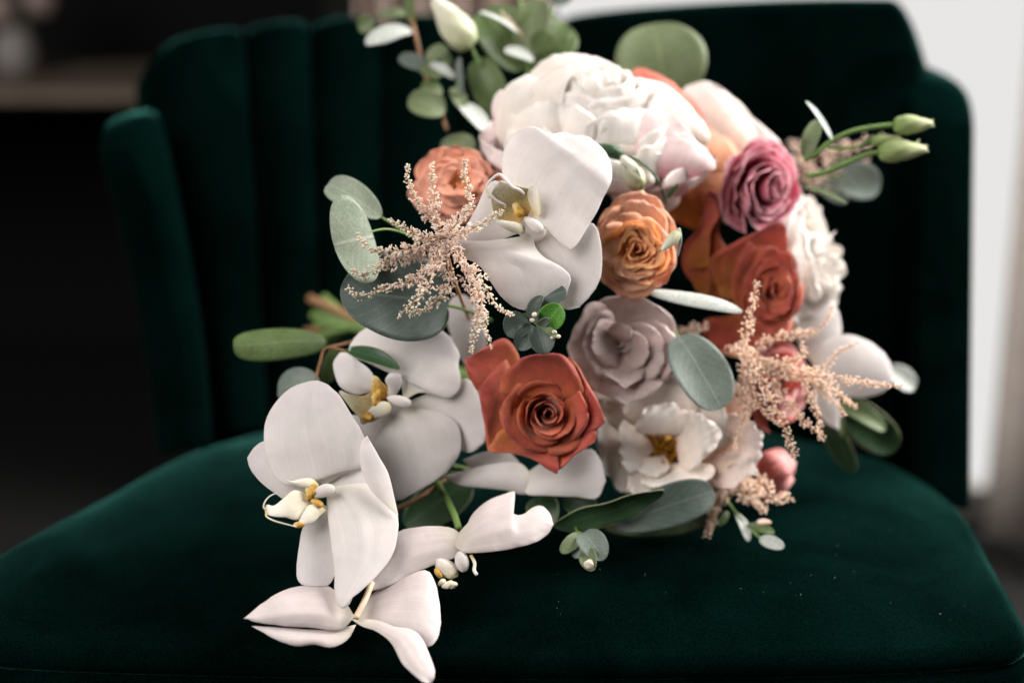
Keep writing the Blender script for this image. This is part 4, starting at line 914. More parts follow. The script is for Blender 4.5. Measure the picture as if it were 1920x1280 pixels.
# blush and coral rose at the back
z = 0.955
o = thing('garden_rose', 'blush and coral garden rose right of the big white peony', 'rose', P(1320, 290, z), GR)
for i, (b, l, r_, t, bu, mt) in enumerate([
        ((1330, 370, 8), [(1290, 290, 6), (1270, 210, 10), (1285, 165, 12)], [(1420, 330, 4), (1435, 270, 6), (1390, 195, 10)], (1330, 152, 12), 14, 'blush'),
        ((1330, 350, 14), [(1380, 280, 10), (1400, 220, 10)], [(1420, 370, 8), (1470, 310, 8), (1460, 265, 8)], (1435, 245, 10), 10, 'blush'),
        ((1310, 360, 4), [(1230, 240, 4), (1185, 160, 8), (1190, 130, 10)], [(1330, 300, -2), (1320, 220, 0), (1260, 155, 6)], (1210, 130, 9), 8, 'coral'),
        ((1320, 370, 0), [(1285, 310, -4), (1300, 255, -2)], [(1390, 340, -4), (1385, 290, -4), (1355, 255, -2)], (1330, 238, -2), 8, 'peach'),
        ((1320, 400, 0), [(1290, 360, -6), (1300, 320, -6)], [(1400, 380, -4), (1400, 330, -6)], (1350, 305, -6), 6, 'peach'),
        ((1300, 430, 6), [(1250, 400, 0), (1260, 360, -4)], [(1350, 390, 0), (1340, 350, -4)], (1300, 345, -4), 6, 'rust_in')]):
    petal('petal', o, z, b, l, r_, t, M[mt], bulge=bu * 1.4, ruf=2.4, seed=i + 160, frill=1.2)
# small coral rosebuds at the right
z = 0.925
o = thing('rosebud', 'coral pink rosebud lying low at the right above the small astilbe', 'rose', P(1450, 880, z), GR)
for b, l, r_, t, bu in [((1415, 885, 12), [(1430, 852, 8), (1465, 842, 6)], [(1440, 905, 8), (1480, 900, 6)], (1494, 868, 6), 12),
                        ((1415, 890, 8), [(1435, 876, 2), (1468, 872, 0)], [(1432, 922, 2), (1470, 922, 0)], (1490, 900, 0), 12),
                        ((1412, 880, 4), [(1428, 850, -2), (1455, 846, -3)], [(1436, 890, -2), (1468, 888, -3)], (1482, 868, -3), 11),
                        ((1415, 900, 10), [(1440, 900, 6), (1465, 905, 4)], [(1425, 932, 6), (1450, 938, 4)], (1474, 928, 4), 8),
                        ((1420, 880, 0), [(1440, 862, -4), (1470, 862, -6)], [(1440, 905, -4), (1468, 904, -6)], (1492, 884, -6), 10)]:
    petal('petal', o, z, b, l, r_, t, M['coralpink'], bulge=bu, ruf=1.4, frill=0.8, curl=1.5)
z = 0.930
o = thing('rosebud', 'vivid coral rose hidden behind the peach astilbe plumes', 'rose', P(1470, 710, z), GR)
px = (z + GZ) / F; fr = frame((0.4, 0.0, 1.0), 0); C = P(1462, 718, z); k = 0
for r, top, n_, al in [(8, 30, 2, 110), (20, 30, 3, 85), (34, 24, 3, 78), (46, 14, 4, 66), (54, 0, 5, 58)]:
    for i in range(n_):
        cup_petal(o, C, fr, px, r, 6, top, 44, k * 137.5, al, M['coralpink'] if k % 3 else M['coral'], drop=0.2, spiral=0.14, roll=2.5, ruf=1.4, seed=k + 950, sy=1.25); k += 1

# ------------------------------------------------------------------ astilbe
def ico():
    t = (1 + 5 ** .5) / 2
    V = [(-1, t, 0), (1, t, 0), (-1, -t, 0), (1, -t, 0), (0, -1, t), (0, 1, t), (0, -1, -t), (0, 1, -t), (t, 0, -1), (t, 0, 1), (-t, 0, -1), (-t, 0, 1)]
    Fc = [(0, 11, 5), (0, 5, 1), (0, 1, 7), (0, 7, 10), (0, 10, 11), (1, 5, 9), (5, 11, 4), (11, 10, 2), (10, 7, 6), (7, 1, 8), (3, 9, 4), (3, 4, 2), (3, 2, 6), (3, 6, 8), (3, 8, 9), (4, 9, 5), (2, 4, 11), (6, 2, 10), (8, 6, 7), (9, 8, 1)]
    return nrmz(np.array(V, float)), np.array(Fc)
IV, IF = ico()
def ellipsoids(name, items, mat, parent):
    """items: (centre, axis vector, length radius, width radius); many tiny florets in one mesh"""
    V = []; Fc = []
    for i, (c, d, l, w_) in enumerate(items):
        d = nrmz(np.asarray(d)); e = nrmz(np.cross(d, [0.31, 0.52, 0.79])); g = np.cross(d, e)
        V.append(c + IV[:, :1] * w_ * e + IV[:, 1:2] * w_ * g + IV[:, 2:] * l * d); Fc.append(IF + 12 * i)
    o = mk(name, np.concatenate(V), np.concatenate(Fc), mat, parent); o['kind'] = 'stuff'
    return o
def plume(parent, pts, z, w0, w1, mat, tipmat, dens=1.0, bead=0.00105, seed=0):
    """one astilbe branch: thin stem with florets at its foot and round buds to its tip. pts (x, y[, dz mm]) from foot to tip"""
    q3 = [(p[0], p[1], z + (p[2] if len(p) > 2 else 0) * .001) for p in pts]
    st = tube('branch', parent, q3, 0.0006, M['ast_stem'], n=20, k=5, taper=0.4)
    c = crom([P(*q) for q in q3], 200); L = np.linalg.norm(np.diff(c, axis=0), axis=1).sum()
    r = np.random.default_rng(seed + int(pts[-1][0]))
    n = int(L * 1000 * 2.0 * dens)
    fa, ta = [], []
    for i in range(n):
        t = r.random() ** 0.9; k = int(t * 199); ax = nrmz(c[min(k + 1, 199)] - c[max(k - 1, 0)])
        w_ = (w0 * (1 - t) ** 0.7 + w1 * t ** 0.5) * (z + GZ) / F * (0.25 + 0.95 * r.random())
        d = r.normal(size=3); d = d - ax * (d @ ax); d = nrmz(d)
        dd = nrmz(d + ax * 0.7)
        pos = c[k] + dd * w_
        if t > 0.52 + 0.1 * r.normal():
            s = bead * (1.1 - 0.5 * t) * (0.55 + 0.75 * r.random())
            ta.append((pos, dd, s * 1.15, s))
        else:
            for q in range(3):
                d2 = nrmz(dd + r.normal(size=3) * 0.75)
                fa.append((pos + d2 * bead * 1.1, d2, bead * 1.25, bead * 0.42))
            fa.append((pos, dd, bead * 0.6, bead * 0.6))
    for i in range(3): ta.append((c[199] - ax * 0, nrmz(r.normal(size=3)), bead * 0.6, bead * 0.55))
    if fa: ellipsoids('florets', fa, mat, st)
    if ta: ellipsoids('buds', ta, tipmat, st)
z = 0.785
GA = 'astilbe sprays of the bouquet'
o = thing('astilbe_spray', 'cream pink astilbe with starburst plumes at the left of the top orchid', 'astilbe', P(830, 450, z), GA)
B = (832, 448, 2)
for i, (pts, dz0, w0, w1) in enumerate([
        ([B, (822, 427), (797, 397, -4), (769, 354, -8), (763, 309, -10)], 0, 12, 5), ([B, (822, 420, -2), (817, 382, -6), (810, 340, -10), (810, 307, -12)], 0, 13, 5),
        ([B, (850, 420, -2), (872, 400, -6), (881, 368, -8), (870, 332, -10), (871, 301, -12)], 0, 11, 5), ([B, (842, 433, -6), (864, 411, -14), (884, 385, -20)], 0, 9, 5),
        ([B, (870, 436, -10), (909, 416, -16), (942, 395, -20)], 0, 9, 5), ([B, (825, 448, -4), (791, 444, -8), (757, 427, -8), (728, 411, -8)], 0, 10, 5),
        ([B, (819, 462, -2), (774, 466, -6), (727, 472, -8), (690, 464, -10), (670, 439, -10)], 0, 15, 5), ([B, (800, 470, 4), (769, 480, 2), (718, 497, 0), (684, 515, -2), (658, 506, -4)], 0, 17, 6),
        ([B, (820, 480, 2), (797, 509, 0), (757, 531, -2), (712, 543, -4), (673, 557, -6), (652, 540, -8)], 0, 12, 6), ([B, (822, 472, -4), (808, 523, -10), (780, 562, -14), (748, 593, -16)], 0, 12, 7),
        ([B, (838, 490, 4), (840, 535, 2), (805, 575, 0), (770, 588, -2)], 0, 17, 7), ([B, (850, 465, 0), (870, 495, -4), (904, 529, -8), (932, 574, -10), (963, 591, -12)], 0, 13, 5),
        ([(875, 500, 4), (890, 523, 2), (905, 580, -2), (912, 620, -4), (922, 652, -6)], 0, 9, 5), ([(870, 510, 10), (892, 560, 8), (892, 610, 6), (882, 660, 4)], 0, 12, 5)]):
    plume(o, pts, z, w0, w1, M['ast'], M['ast_tip'], 1.25 if w0 < 15 else 1.7, seed=i)
tube('stem', o, [(832, 448, z + .002), (850, 520, z + .03), (880, 600, z + .10)], 0.0012, M['ast_stem'])
z = 0.855
o = thing('astilbe_spray', 'large peach astilbe spray fanning out at the right of the bouquet', 'astilbe', P(1400, 680, z), GA)
H_ = (1402, 672, 6)
for i, (pts, w0, w1) in enumerate([
        ([H_, (1472, 699, 0), (1541, 706, -6), (1593, 714, -10), (1644, 722, -12), (1691, 723, -14)], 12, 7), ([(1510, 703, 0), (1548, 720), (1569, 737), (1607, 764, 2)], 9, 6),
        ([H_, (1470, 695), (1507, 713, -4), (1521, 744, -8), (1534, 782, -10), (1541, 823, -10)], 12, 7), ([H_, (1440, 705), (1455, 723), (1479, 757, -4), (1507, 788, -6), (1538, 815, -6)], 13, 7),
        ([H_, (1415, 700, -4), (1431, 723, -8), (1462, 782, -12), (1479, 823, -14), (1491, 857, -14)], 17, 8), ([(1398, 690, 0), (1394, 653, -4), (1399, 620, -8), (1411, 575, -10), (1419, 530, -12)], 14, 7),
        ([(1394, 645, -6), (1404, 655, -10), (1414, 670, -14), (1424, 690, -16)], 12, 9),
        ([H_, (1480, 690, 4), (1541, 689, 4), (1576, 658, 2), (1610, 641)], 9, 5), ([H_, (1430, 645, 6), (1453, 632, 6), (1493, 626, 6), (1533, 618, 4), (1552, 597, 4), (1561, 573, 4)], 11, 5),
        ([H_, (1470, 680, 0), (1505, 665, -2), (1504, 642, -4)], 12, 6), ([H_, (1392, 700), (1390, 723, -2), (1397, 757, -4), (1390, 800, -6), (1376, 843, -8)], 14, 5),
        ([H_, (1405, 720, 2), (1414, 751), (1448, 785, -2)], 14, 9), ([(1500, 700, 4), (1530, 720, 4), (1558, 747, 4), (1582, 778, 4)], 8, 6), ([H_, (1385, 655, 8), (1365, 650, 8)], 10, 7)]):
    plume(o, pts, z, w0, w1, M['ast_pink'], M['ast_pink'], 1.35, bead=0.00088, seed=i + 40)
tube('stem', o, [H_[:2] + (z + .006,), (1350, 660, z + .05), (1280, 640, z + .12)], 0.0015, M['ast_stem'])
z = 0.885
o = thing('astilbe_spray', 'short peach astilbe tuft at the bottom right under the open peony', 'astilbe', P(1370, 910, z), GA)
for i, (pts, w0, w1) in enumerate([
        ([(1340, 895, 0), (1404, 922, -6), (1448, 932, -10), (1486, 934, -14)], 26, 7), ([(1350, 900, 0), (1314, 903, -4), (1300, 890, -6)], 16, 9), ([(1370, 905, 0), (1340, 945, -6), (1324, 955, -8)], 16, 10),
        ([(1345, 930, 2), (1336, 970, 0), (1325, 1005, -2)], 7, 7), ([(1360, 905, 0), (1372, 880, -4), (1366, 856, -6)], 16, 8), ([(1370, 900, 0), (1420, 905, -4), (1450, 912, -6)], 20, 8), ([(1390, 920, 0), (1420, 945, -4), (1436, 958, -4)], 12, 6)]):
    plume(o, pts, z, w0, w1, M['ast_pink'], M['ast_pink'], 1.8, bead=0.00105, seed=i + 80)
tube('stem', o, [(1360, 905, z), (1320, 860, z + .05), (1260, 780, z + .12)], 0.0015, M['ast_stem'])
z = 0.90
o = thing('astilbe_spray', 'tiny astilbe tuft between mauve rose and grey leaf', 'astilbe', P(1300, 622, z), GA)
plume(o, [(1270, 632, 6), (1292, 622), (1322, 612, -2)], z, 14, 9, M['ast'], M['ast'], 2.0, bead=0.0012, seed=130)
plume(o, [(1268, 610, 6), (1280, 622, 2), (1300, 634, 0)], z, 9, 7, M['ast'], M['ast'], 1.6, bead=0.0012, seed=131)
z = 1.0
o = thing('astilbe_spray', 'blurred peach astilbe behind the two green buds at upper right', 'astilbe', P(1560, 295, z), GA)
for i, pts in enumerate([[(1490, 330), (1550, 290), (1600, 270), (1650, 262)], [(1490, 335), (1560, 320), (1625, 300)], [(1490, 325), (1500, 285), (1485, 262)], [(1490, 340), (1540, 345), (1580, 352)]]):
    plume(o, pts, z, 18, 9, M['ast'], M['ast'], 1.0, bead=0.0011, seed=i + 150)

# ------------------------------------------------------------------ leaves, sprigs and buds
GE = 'eucalyptus sprigs of the bouquet'
def lf(parent, p0, p1, wd, mat, **k):
    return blade('leaf', parent, p0, p1, wd, M[mat], seed=int(abs(p0[0] + p1[1])), **k)
o = thing('eucalyptus_sprig', 'two pale silver eucalyptus leaves at the left behind the astilbe', 'eucalyptus', P(720, 430, .82), GE)
lf(o, (700, 445, .812), (626, 460, .800), 178, 'euc', a=0.45, b=0.42, tilt=(-0.2, 0.1), cup=0.10)
lf(o, (714, 408, .835), (615, 345, .845), 62, 'euc', a=0.5, b=0.35, tilt=(0.1, 0.3))
tube('stem', o, [(650, 450, .803), (690, 436, .810), (740, 432, .825), (830, 470, .86)], 0.0008, M['stem'])
tube('stem', o, [(710, 405, .836), (735, 420, .84), (780, 450, .86)], 0.0009, M['stem'])
o = thing('eucalyptus_sprig', 'large round slate grey leaf below the left astilbe', 'eucalyptus', P(790, 560, .815), GE)
lf(o, (838, 572, .83), (638, 545, .812), 165, 'euc_dark', a=0.35, b=0.5, tilt=(0.0, 0.15), cup=0.22, bow=0.05)
lf(o, (842, 585, .838), (735, 612, .83), 70, 'green_dark', a=0.5, b=0.5, tilt=(0.2, -0.5))
tube('stem', o, [(838, 572, .83), (870, 580, .86), (920, 600, .92)], 0.0011, M['stem'])
o = thing('leaf_sprig', 'long green leaf sticking out at the far left with thin branching stalk', 'leaf sprig', P(600, 650, .88), GE)
lf(o, (612, 640, .885), (438, 648, .865), 66, 'green', a=0.45, b=0.32, tilt=(0.0, 0.35), cup=-0.3, bow=0.03)
lf(o, (648, 656, .845), (750, 692, .822), 34, 'green_dark', a=0.6, b=0.6, tilt=(0, 0.6))
lf(o, (600, 715, .86), (520, 730, .87), 62, 'euc_grey', a=0.5, b=0.4, tilt=(0, 0.5))
lf(o, (625, 650, .89), (610, 720, .90), 40, 'green', a=0.5, b=0.5, tilt=(0.6, 0))
tube('stem', o, [(650, 658, .845), (612, 652, .865), (600, 680, .862), (592, 712, .86)], 0.0009, M['stem_brown'])
tube('stem', o, [(612, 652, .865), (660, 640, .89), (720, 620, .95)], 0.0010, M['stem_brown'])
o = thing('eucalyptus_sprig', 'dark eucalyptus tip with one bright green leaf in the bouquet centre', 'eucalyptus', P(1005, 600, .80), GE)
lf(o, (985, 582, .800), (1062, 545, .796), 46, 'euc_dark', a=0.5, b=0.4, tilt=(0.0, 0.5), cup=0.3)
lf(o, (998, 602, .797), (1018, 555, .792), 32, 'euc_dark', a=0.45, b=0.5, tilt=(-0.9, 0.2), cup=0.5)
lf(o, (975, 570, .806), (968, 540, .80), 34, 'euc_dark', a=0.5, b=0.5, tilt=(-0.5, 0.2))
lf(o, (1020, 610, .788), (1052, 572, .780), 50, 'green_bright', a=0.42, b=0.4, tilt=(0.1, 0.1), cup=0.35)
lf(o, (990, 600, .80), (950, 628, .795), 56, 'euc_dark', a=0.42, b=0.45, tilt=(-0.3, 0.3), cup=0.4)
lf(o, (1000, 610, .795), (972, 655, .79), 44, 'euc_dark', a=0.45, b=0.45, tilt=(-0.2, -0.2), cup=0.4)
lf(o, (1008, 610, .790), (1024, 664, .783), 50, 'euc_dark', a=0.4, b=0.42, tilt=(0.1, -0.3), cup=0.35)
lf(o, (1015, 612, .784), (1046, 632, .778), 16, 'olive', a=0.5, b=0.5, tilt=(0.2, 0.2))
lf(o, (1012, 610, .784), (1028, 594, .778), 20, 'euc_grey', a=0.5, b=0.5, tilt=(0.4, 0.2))
lf(o, (1004, 606, .788), (1010, 586, .780), 14, 'euc_grey', a=0.5, b=0.5, tilt=(-0.3, 0.2))
for q in ((1040, 622), (1046, 630), (1036, 632), (997, 600), (1002, 590)):
    knob('bud', o, (q[0], q[1], .779), 5, 4, 4, M['ast_tip'], bump=1, seed=q[0])
tube('stem', o, [(1016, 614, .786), (1000, 602, .797), (985, 590, .83), (960, 600, .90)], 0.0011, M['stem'])
o = thing('eucalyptus_sprig', 'narrow silver leaf lying between the peach and mauve roses', 'eucalyptus', P(1300, 560, .85), GE)
lf(o, (1212, 546, .850), (1392, 584, .845), 36, 'silver', a=0.5, b=0.45, tilt=(0.0, 0.9), cup=-0.25, bow=0.05)
tube('stem', o, [(1214, 546, .850), (1190, 545, .88), (1150, 560, .93)], 0.0009, M['stem'])
o = thing('eucalyptus_sprig', 'rounded blue grey leaf between the mauve rose and right astilbe', 'eucalyptus', P(1320, 690, .84), GE)
lf(o, (1270, 632, .86), (1352, 766, .838), 108, 'euc_grey', a=0.42, b=0.40, tilt=(0.2, 0.25), cup=0.12, bow=0.06)
tube('stem', o, [(1272, 634, .86), (1255, 600, .89), (1230, 580, .94)], 0.0010, M['stem'])
o = thing('eucalyptus_sprig', 'dark wavy leaves with pale rims along the bottom of the bouquet', 'eucalyptus', P(1130, 960, .86), GE)
lf(o, (1040, 985, .852), (1244, 915, .845), 58, 'green_dark', a=0.5, b=0.45, tilt=(0, -0.6), cup=0.35, bow=0.05, twist=0.8, ruf=2.0)
lf(o, (1150, 985, .862), (1338, 920, .865), 80, 'euc_dark', a=0.5, b=0.35, tilt=(0, 0.2), cup=0.1, ruf=1.0)
lf(o, (1130, 985, .882), (1330, 965, .886), 62, 'olive', a=0.5, b=0.35, tilt=(0, 0.1), cup=-0.1)
lf(o, (1030, 990, .870), (1010, 930, .88), 60, 'green_dark', a=0.5, b=0.4, tilt=(0, 0.1))
lf(o, (1120, 960, .875), (1060, 930, .88), 50, 'green_dark', a=0.5, b=0.4, tilt=(0, 0.1))
lf(o, (760, 985, .90), (880, 900, .90), 80, 'green_dark', a=0.5, b=0.4, tilt=(0, 0.1))
tube('stem', o, [(1150, 985, .862), (1090, 960, .89), (1080, 900, .95)], 0.0014, M['stem'])
tube('stem', o, [(1240, 945, .86), (1200, 965, .87), (1150, 985, .862)], 0.0010, M['stem_brown'])
for q in ((1168, 970), (1152, 974), (1160, 966)):
    knob('bud', o, (q[0], q[1], .852), 6, 5, 5, M['ast_tip'], seed=q[0])
o = thing('eucalyptus_sprig', 'small hanging eucalyptus tip just above the seat at bottom centre', 'eucalyptus', P(1100, 1030, .83), GE)
lf(o, (1086, 1002, .838), (1052, 1034, .830), 28, 'olive', a=0.45, b=0.4, tilt=(0.2, 0.2))
lf(o, (1092, 1000, .836), (1132, 1048, .826), 52, 'euc_grey', a=0.4, b=0.42, tilt=(0.2, 0.2), cup=0.3)
lf(o, (1100, 1030, .830), (1112, 1068, .822), 34, 'olive', a=0.45, b=0.42, tilt=(-0.2, 0.0), cup=0.4)
lf(o, (1090, 1020, .835), (1078, 1045, .835), 22, 'euc_grey', a=0.45, b=0.42, tilt=(-0.4, 0.0))
knob('bud', o, (1106, 1058, .822), 9, 9, 8, M['ast_tip'], bump=3)
tube('stem', o, [(1100, 1030, .832), (1090, 1002, .838), (1080, 990, .85), (1090, 940, .90)], 0.0011, M['stem'])
o = thing('eucalyptus_sprig', 'little leafy twig with a white tip below the bottom right astilbe', 'eucalyptus', P(1410, 990, .885), GE)
lf(o, (1380, 962, .89), (1404, 1014, .882), 22, 'silver', a=0.5, b=0.5, tilt=(0.4, 0.2))
lf(o, (1400, 985, .885), (1452, 998, .88), 18, 'green', a=0.5, b=0.5, tilt=(0, 0.5))
lf(o, (1425, 1010, .88), (1470, 1026, .872), 24, 'silver', a=0.45, b=0.42, tilt=(0, 0.3))
lf(o, (1365, 960, .89), (1345, 985, .885), 16, 'green', a=0.5, b=0.5)
knob('bud', o, (1432, 978, .88), 13, 5, 5, M['ast_pink'], rot=-5, bump=2)
tube('stem', o, [(1430, 1012, .88), (1400, 985, .886), (1375, 955, .89), (1350, 920, .92)], 0.0010, M['stem'])
# top left sprigs
o = thing('eucalyptus_sprig', 'blurred eucalyptus branch with brown stem and small round leaves at the top left', 'eucalyptus', P(800, 150, .96), GE)
tube('stem', o, [(772, -40, .975), (772, 30, .97), (785, 90, .965), (800, 150, .96), (822, 195, .955), (838, 245, .95)], 0.0016, M['stem_brown'])
for b, t, wd, mt, tl in [((772, 58, .968), (686, 84, .955), 40, 'silver', (0, 0.6)), ((775, 50, .97), (772, -20, .97), 30, 'green', (-0.8, 0)), ((700, 40, .975), (672, 55, .975), 34, 'green', (0, 0)), ((836, 205, .952), (765, 190, .945), 56, 'olive', (0, 0.2)),
                         ((845, 262, .95), (888, 285, .945), 44, 'olive', (0, 0.3)), ((826, 275, .95), (890, 268, .95), 38, 'olive', (0, 0)), ((800, 128, .96), (748, 108, .958), 34, 'euc_grey', (0, 0.4)), ((790, 120, .962), (826, 145, .955), 40, 'olive', (0, 0.4)),
                         ((800, 115, .962), (840, 92, .96), 34, 'olive', (-0.4, 0.3)), ((806, 120, .957), (852, 145, .950), 20, 'silver', (0, 0.6)), ((868, 178, .955), (862, 108, .95), 20, 'euc_grey', (-0.8, 0)), ((862, 195, .957), (914, 250, .95), 38, 'silver', (0.5, 0.3)),
                         ((830, 175, .96), (790, 160, .955), 26, 'green', (0, 0.5)), ((848, 165, .958), (868, 205, .955), 30, 'olive', (0.4, 0.2)), ((825, 90, .965), (838, 125, .96), 26, 'green', (0.5, 0.3)), ((900, 275, .94), (950, 285, .935), 40, 'euc_grey', (0, 0.6)), ((712, 30, .98), (760, 25, .98), 22, 'olive', (0, 0.4))]:
    lf(o, b, t, wd, mt, a=0.45, b=0.42, tilt=tl)
o = thing('eucalyptus_sprig', 'cluster of broad green eucalyptus leaves at the top behind the white peony', 'eucalyptus', P(980, 80, .985), GE)
for b, t, wd, mt, tl in [((985, 130, .985), (905, 20, .985), 105, 'green', (0.1, 0.2)), ((985, 120, .98), (1055, 40, .99), 120, 'green', (0.1, 0.2)), ((990, 110, .975), (1010, 0, .985), 70, 'olive', (-0.3, 0.2)), ((945, 225, .97), (895, 110, .965), 66, 'green', (-0.3, 0.2)),
                         ((1000, 115, .97), (945, 95, .965), 26, 'silver', (0, 0.6)), ((970, 62, .965), (900, 22, .955), 13, 'silver', (0.2, 0.8)), ((1040, 10, 1.0), (1060, -40, 1.0), 60, 'euc_grey', (0, 0.2)), ((1000, 95, .972), (1030, 60, .968), 44, 'green', (0.4, 0.1)), ((1050, 100, .985), (1075, 62, .985), 16, 'olive', (0.6, 0))]:
    lf(o, b, t, wd, mt, a=0.45, b=0.38, tilt=tl)
tube('stem', o, [(990, 130, .98), (985, 60, .98), (970, -20, .985)], 0.0013, M['stem'])
tube('stem', o, [(950, 30, .965), (965, 50, .968), (985, 75, .975)], 0.0008, M['stem_pink'])
tube('stem', o, [(940, 20, .965), (952, 42, .968), (975, 60, .975)], 0.0007, M['stem_pink'])
tube('stem', o, [(990, 130, .98), (1000, 200, 1.0), (1010, 300, 1.02)], 0.0016, M['stem'])
tube('stem', o, [(1040, 12, 1.0), (1020, 50, .99), (992, 100, .98)], 0.0010, M['stem'])
o = thing('eucalyptus_sprig', 'single large round olive leaf standing above the coral rose', 'eucalyptus', P(1230, 150, 1.0), GE)
lf(o, (1250, 190, 1.0), (1222, 45, 1.0), 176, 'olive', a=0.42, b=0.42, tilt=(0.1, 0.1), cup=0.08)
tube('stem', o, [(1250, 188, 1.0), (1255, 260, 1.01), (1260, 350, 1.02)], 0.0014, M['stem'])
GB = 'lisianthus buds of the bouquet'
def bud(parent, b, t, r, mat, lobes=5, spin=2.5, lob=0.14):
    o_ = lathe('bud', parent, b, t, [(0, r * .42), (.06, r * .75), (.25, r * 1.0), (.5, r * .93), (.75, r * .62), (.93, r * .34), (1.0, r * .12)], M[mat], lobes=lobes, lob=lob, spin=spin)
    return o_
o = thing('lisianthus_bud', 'white and green closed bud at the top left among eucalyptus leaves', 'bud', P(880, 80, .95), GB)
bud(o, (882, 88, .955), (812, -4, .945), 0.0115, 'bud_white')
tube('stem', o, [(880, 84, .955), (905, 130, .965), (960, 220, 1.0)], 0.0014, M['stem'])
z = .885
o = thing('lisianthus_sprig', 'pair of long green buds on curved stems pointing out at the upper right', 'bud', P(1510, 310, z), GB)
st = tube('stem', o, [(1508, 300, z), (1530, 288, z), (1558, 265, z), (1600, 246, z), (1650, 237, z), (1682, 234, z)], 0.0017, M['stem'])
bd_ = bud(o, (1676, 235, z), (1750, 232, z), 0.0064, 'bud')
for q in ((1750, 224), (1752, 238), (1748, 231)):
    tube('sepal_tip', bd_, [(1730, 232, z), (1742, (q[1] + 232) / 2, z), (q[0], q[1], z)], 0.0009, M['bud'], n=8, k=6, taper=0.4)
tube('stem', o, [(1512, 330, z), (1550, 322, z), (1600, 300, z), (1630, 288, z), (1654, 286, z)], 0.0017, M['stem'])
bd_ = bud(o, (1648, 284, z), (1738, 280, z), 0.0076, 'bud')
for q in ((1740, 273), (1741, 284), (1724, 262)):
    tube('sepal_tip', bd_, [(1690, 276, z), (1715, (q[1] + 277) / 2, z), (q[0], q[1], z)], 0.0010, M['bud'], n=8, k=6, taper=0.4)
tube('stem', o, [(1552, 277, z), (1585, 278, z), (1620, 272, z), (1640, 265, z)], 0.0011, M['stem'])
bud(o, (1634, 266, z), (1690, 258, z), 0.0038, 'bud')
lf(o, (1560, 266, z), (1510, 190, z - .01), 15, 'silver', a=0.6, b=0.6, tilt=(0.6, 0.3))
lf(o, (1508, 296, z), (1532, 226, z + .005), 32, 'olive', a=0.5, b=0.55, tilt=(-0.2, 0.1))
lf(o, (1506, 352, z), (1588, 382, z - .01), 12, 'olive', a=0.6, b=0.6, tilt=(0, 0.6))
lf(o, (1610, 278, z), (1640, 252, z), 8, 'green', a=0.5, b=0.6)
z = .858
o = thing('lisianthus_sprig', 'small green bud nodding in front of the white peony beside the top orchid', 'bud', P(1240, 360, z), GB)
bud(o, (1200, 352, z), (1166, 292, z - .004), 0.0066, 'bud_white', lob=0.22)
for s_ in (-1, 0, 1):
    tube('sepal', o, [(1203, 352, z - .003), (1192 + 7 * s_, 328, z - .0075), (1178 + 11 * s_, 306, z - .006)], 0.0009, M['green_dark'], n=10, k=6, taper=0.3)
tube('stem', o, [(1200, 350, z), (1208, 370, z + .002), (1215, 395, z + .01)], 0.0016, M['stem'])
bud(o, (1166, 292, z + .004), (1120, 272, z), 0.0045, 'green_dark')
tube('stem', o, [(1162, 290, z + .004), (1190, 298, z + .004), (1222, 322, z + .004), (1240, 352, z + .006), (1250, 380, z + .02)], 0.0010, M['green_dark'])
lf(o, (1250, 372, z + .01), (1272, 345, z), 10, 'green_dark')
z = .812
o = thing('lisianthus_bud', 'tiny curved green bud on the right edge of the peach rose', 'bud', P(1265, 450, z), GB)
tube('stem', o, [(1270, 478, z + .012), (1276, 448, z + .004), (1273, 428, z + .002)], 0.0010, M['silver'])
bud(o, (1273, 436, z), (1240, 470, z - .004), 0.0036, 'bud_white')
tube('sepal', o, [(1240, 468, z - .004), (1236, 472, z - .004), (1229, 470, z - .005)], 0.0004, M['stem_brown'], n=8, k=5)
# right side leaves
o = thing('eucalyptus_sprig', 'blurred grey green leaves right of the pink rose under the long buds', 'eucalyptus', P(1580, 350, 1.0), GE)
lf(o, (1560, 330, 1.0), (1650, 350, 1.0), 70, 'euc_grey', a=0.42, b=0.40)
lf(o, (1545, 330, 1.0), (1600, 310, 1.0), 40, 'olive', a=0.42, b=0.40)
lf(o, (1540, 345, 1.0), (1590, 375, 1.0), 40, 'euc_grey', a=0.42, b=0.40)
tube('stem', o, [(1500, 340, 1.0), (1545, 332, 1.0), (1600, 340, 1.0)], 0.0012, M['stem'])
o = thing('leaf_sprig', 'dark glossy green leaves low on the right behind the astilbe', 'leaf sprig', P(1580, 790, .98), GE)
lf(o, (1560, 745, .97), (1680, 840, .97), 74, 'green_dark', a=0.5, b=0.4, tilt=(-0.3, 0.1))
lf(o, (1570, 755, .96), (1660, 805, .955), 34, 'green', a=0.5, b=0.4, tilt=(0.3, 0.2))
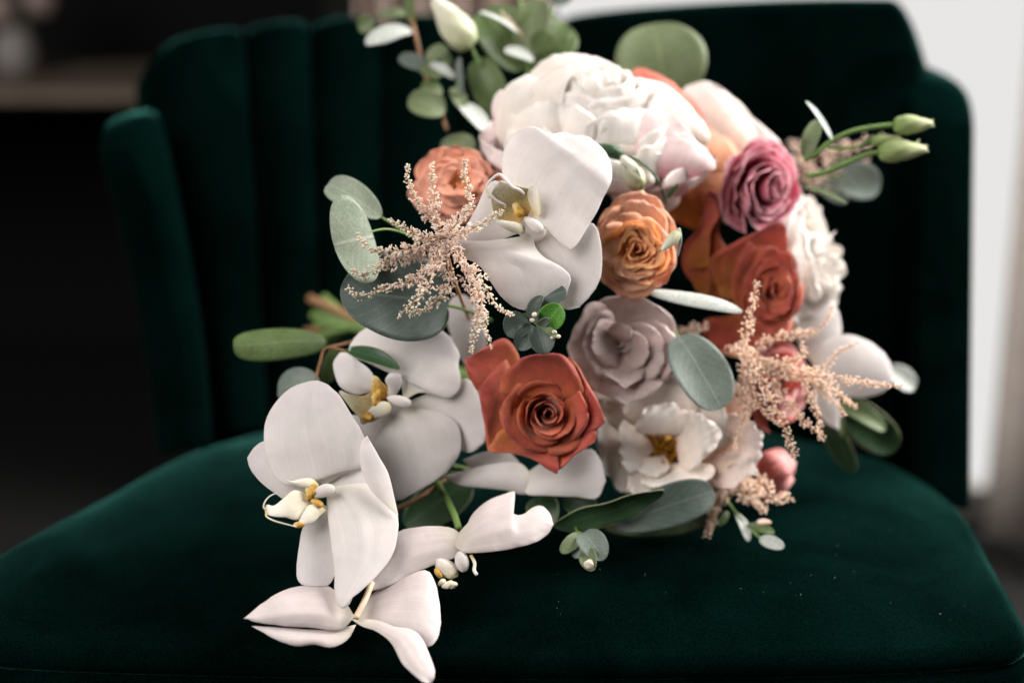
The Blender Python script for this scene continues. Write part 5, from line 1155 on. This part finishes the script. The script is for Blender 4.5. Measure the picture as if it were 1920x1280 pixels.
lf(o, (1540, 770, .97), (1602, 885, .97), 40, 'green_dark', a=0.5, b=0.5, tilt=(-0.4, 0.2))
lf(o, (1545, 745, .96), (1580, 820, .955), 26, 'green', a=0.5, b=0.5, tilt=(0.5, 0.3))
lf(o, (1660, 690, 1.0), (1714, 728, 1.0), 44, 'silver', a=0.5, b=0.4, tilt=(0.2, 0.4))
tube('stem', o, [(1565, 750, .97), (1530, 720, .98), (1480, 680, 1.0)], 0.0015, M['stem'])
tube('stem', o, [(1662, 692, 1.0), (1600, 690, 1.0), (1530, 720, .98)], 0.0011, M['stem'])
# bundle of cut stems pointing back to the left
sb = thing('stem_bundle', 'blurred bundle of cut green and brown stems behind the left leaves', 'stems', P(640, 600, 1.0))
for i, (x0, y0, mt, r_) in enumerate([(578, 558, 'stem_brown', .0036), (585, 590, 'stem', .0040), (572, 620, 'stem_brown', .003), (592, 605, 'stem', .0036), (600, 575, 'stem', .004), (610, 640, 'stem', .004), (596, 630, 'stem', .003), (606, 555, 'stem', .003)]):
    tube('stem', sb, [(x0, y0, 1.06 + .006 * (i % 3)), (680, 606 + 4 * (i % 4), 1.05), (780, 660 + 8 * (i % 5), 1.02), (900, 740 + 12 * ((i % 5) - 2), .98)], r_, M[mt], n=16, k=10)
# orchid stem seen in the gap
os_ = thing('orchid_branch', 'olive orchid stem curving through the dark gap under the white blooms', 'stem', P(845, 950, .85))
tube('stem', os_, [(820, 905, .87), (838, 935, .85), (852, 965, .83), (860, 990, .82)], 0.0022, M['stem'])
tube('side_stem', os_, [(740, 955, .85), (790, 930, .86), (840, 895, .88)], 0.0018, M['stem_brown'])
tube('side_stem', os_, [(880, 880, .885), (790, 865, .872), (700, 890, .850), (640, 920, .822), (616, 915, .800)], 0.0017, M['stem'])
tube('side_stem', os_, [(700, 890, .850), (715, 960, .832), (708, 1050, .822), (692, 1102, .806)], 0.0015, M['stem'])
tube('side_stem', os_, [(790, 865, .872), (770, 800, .862), (752, 765, .845)], 0.0015, M['stem'])
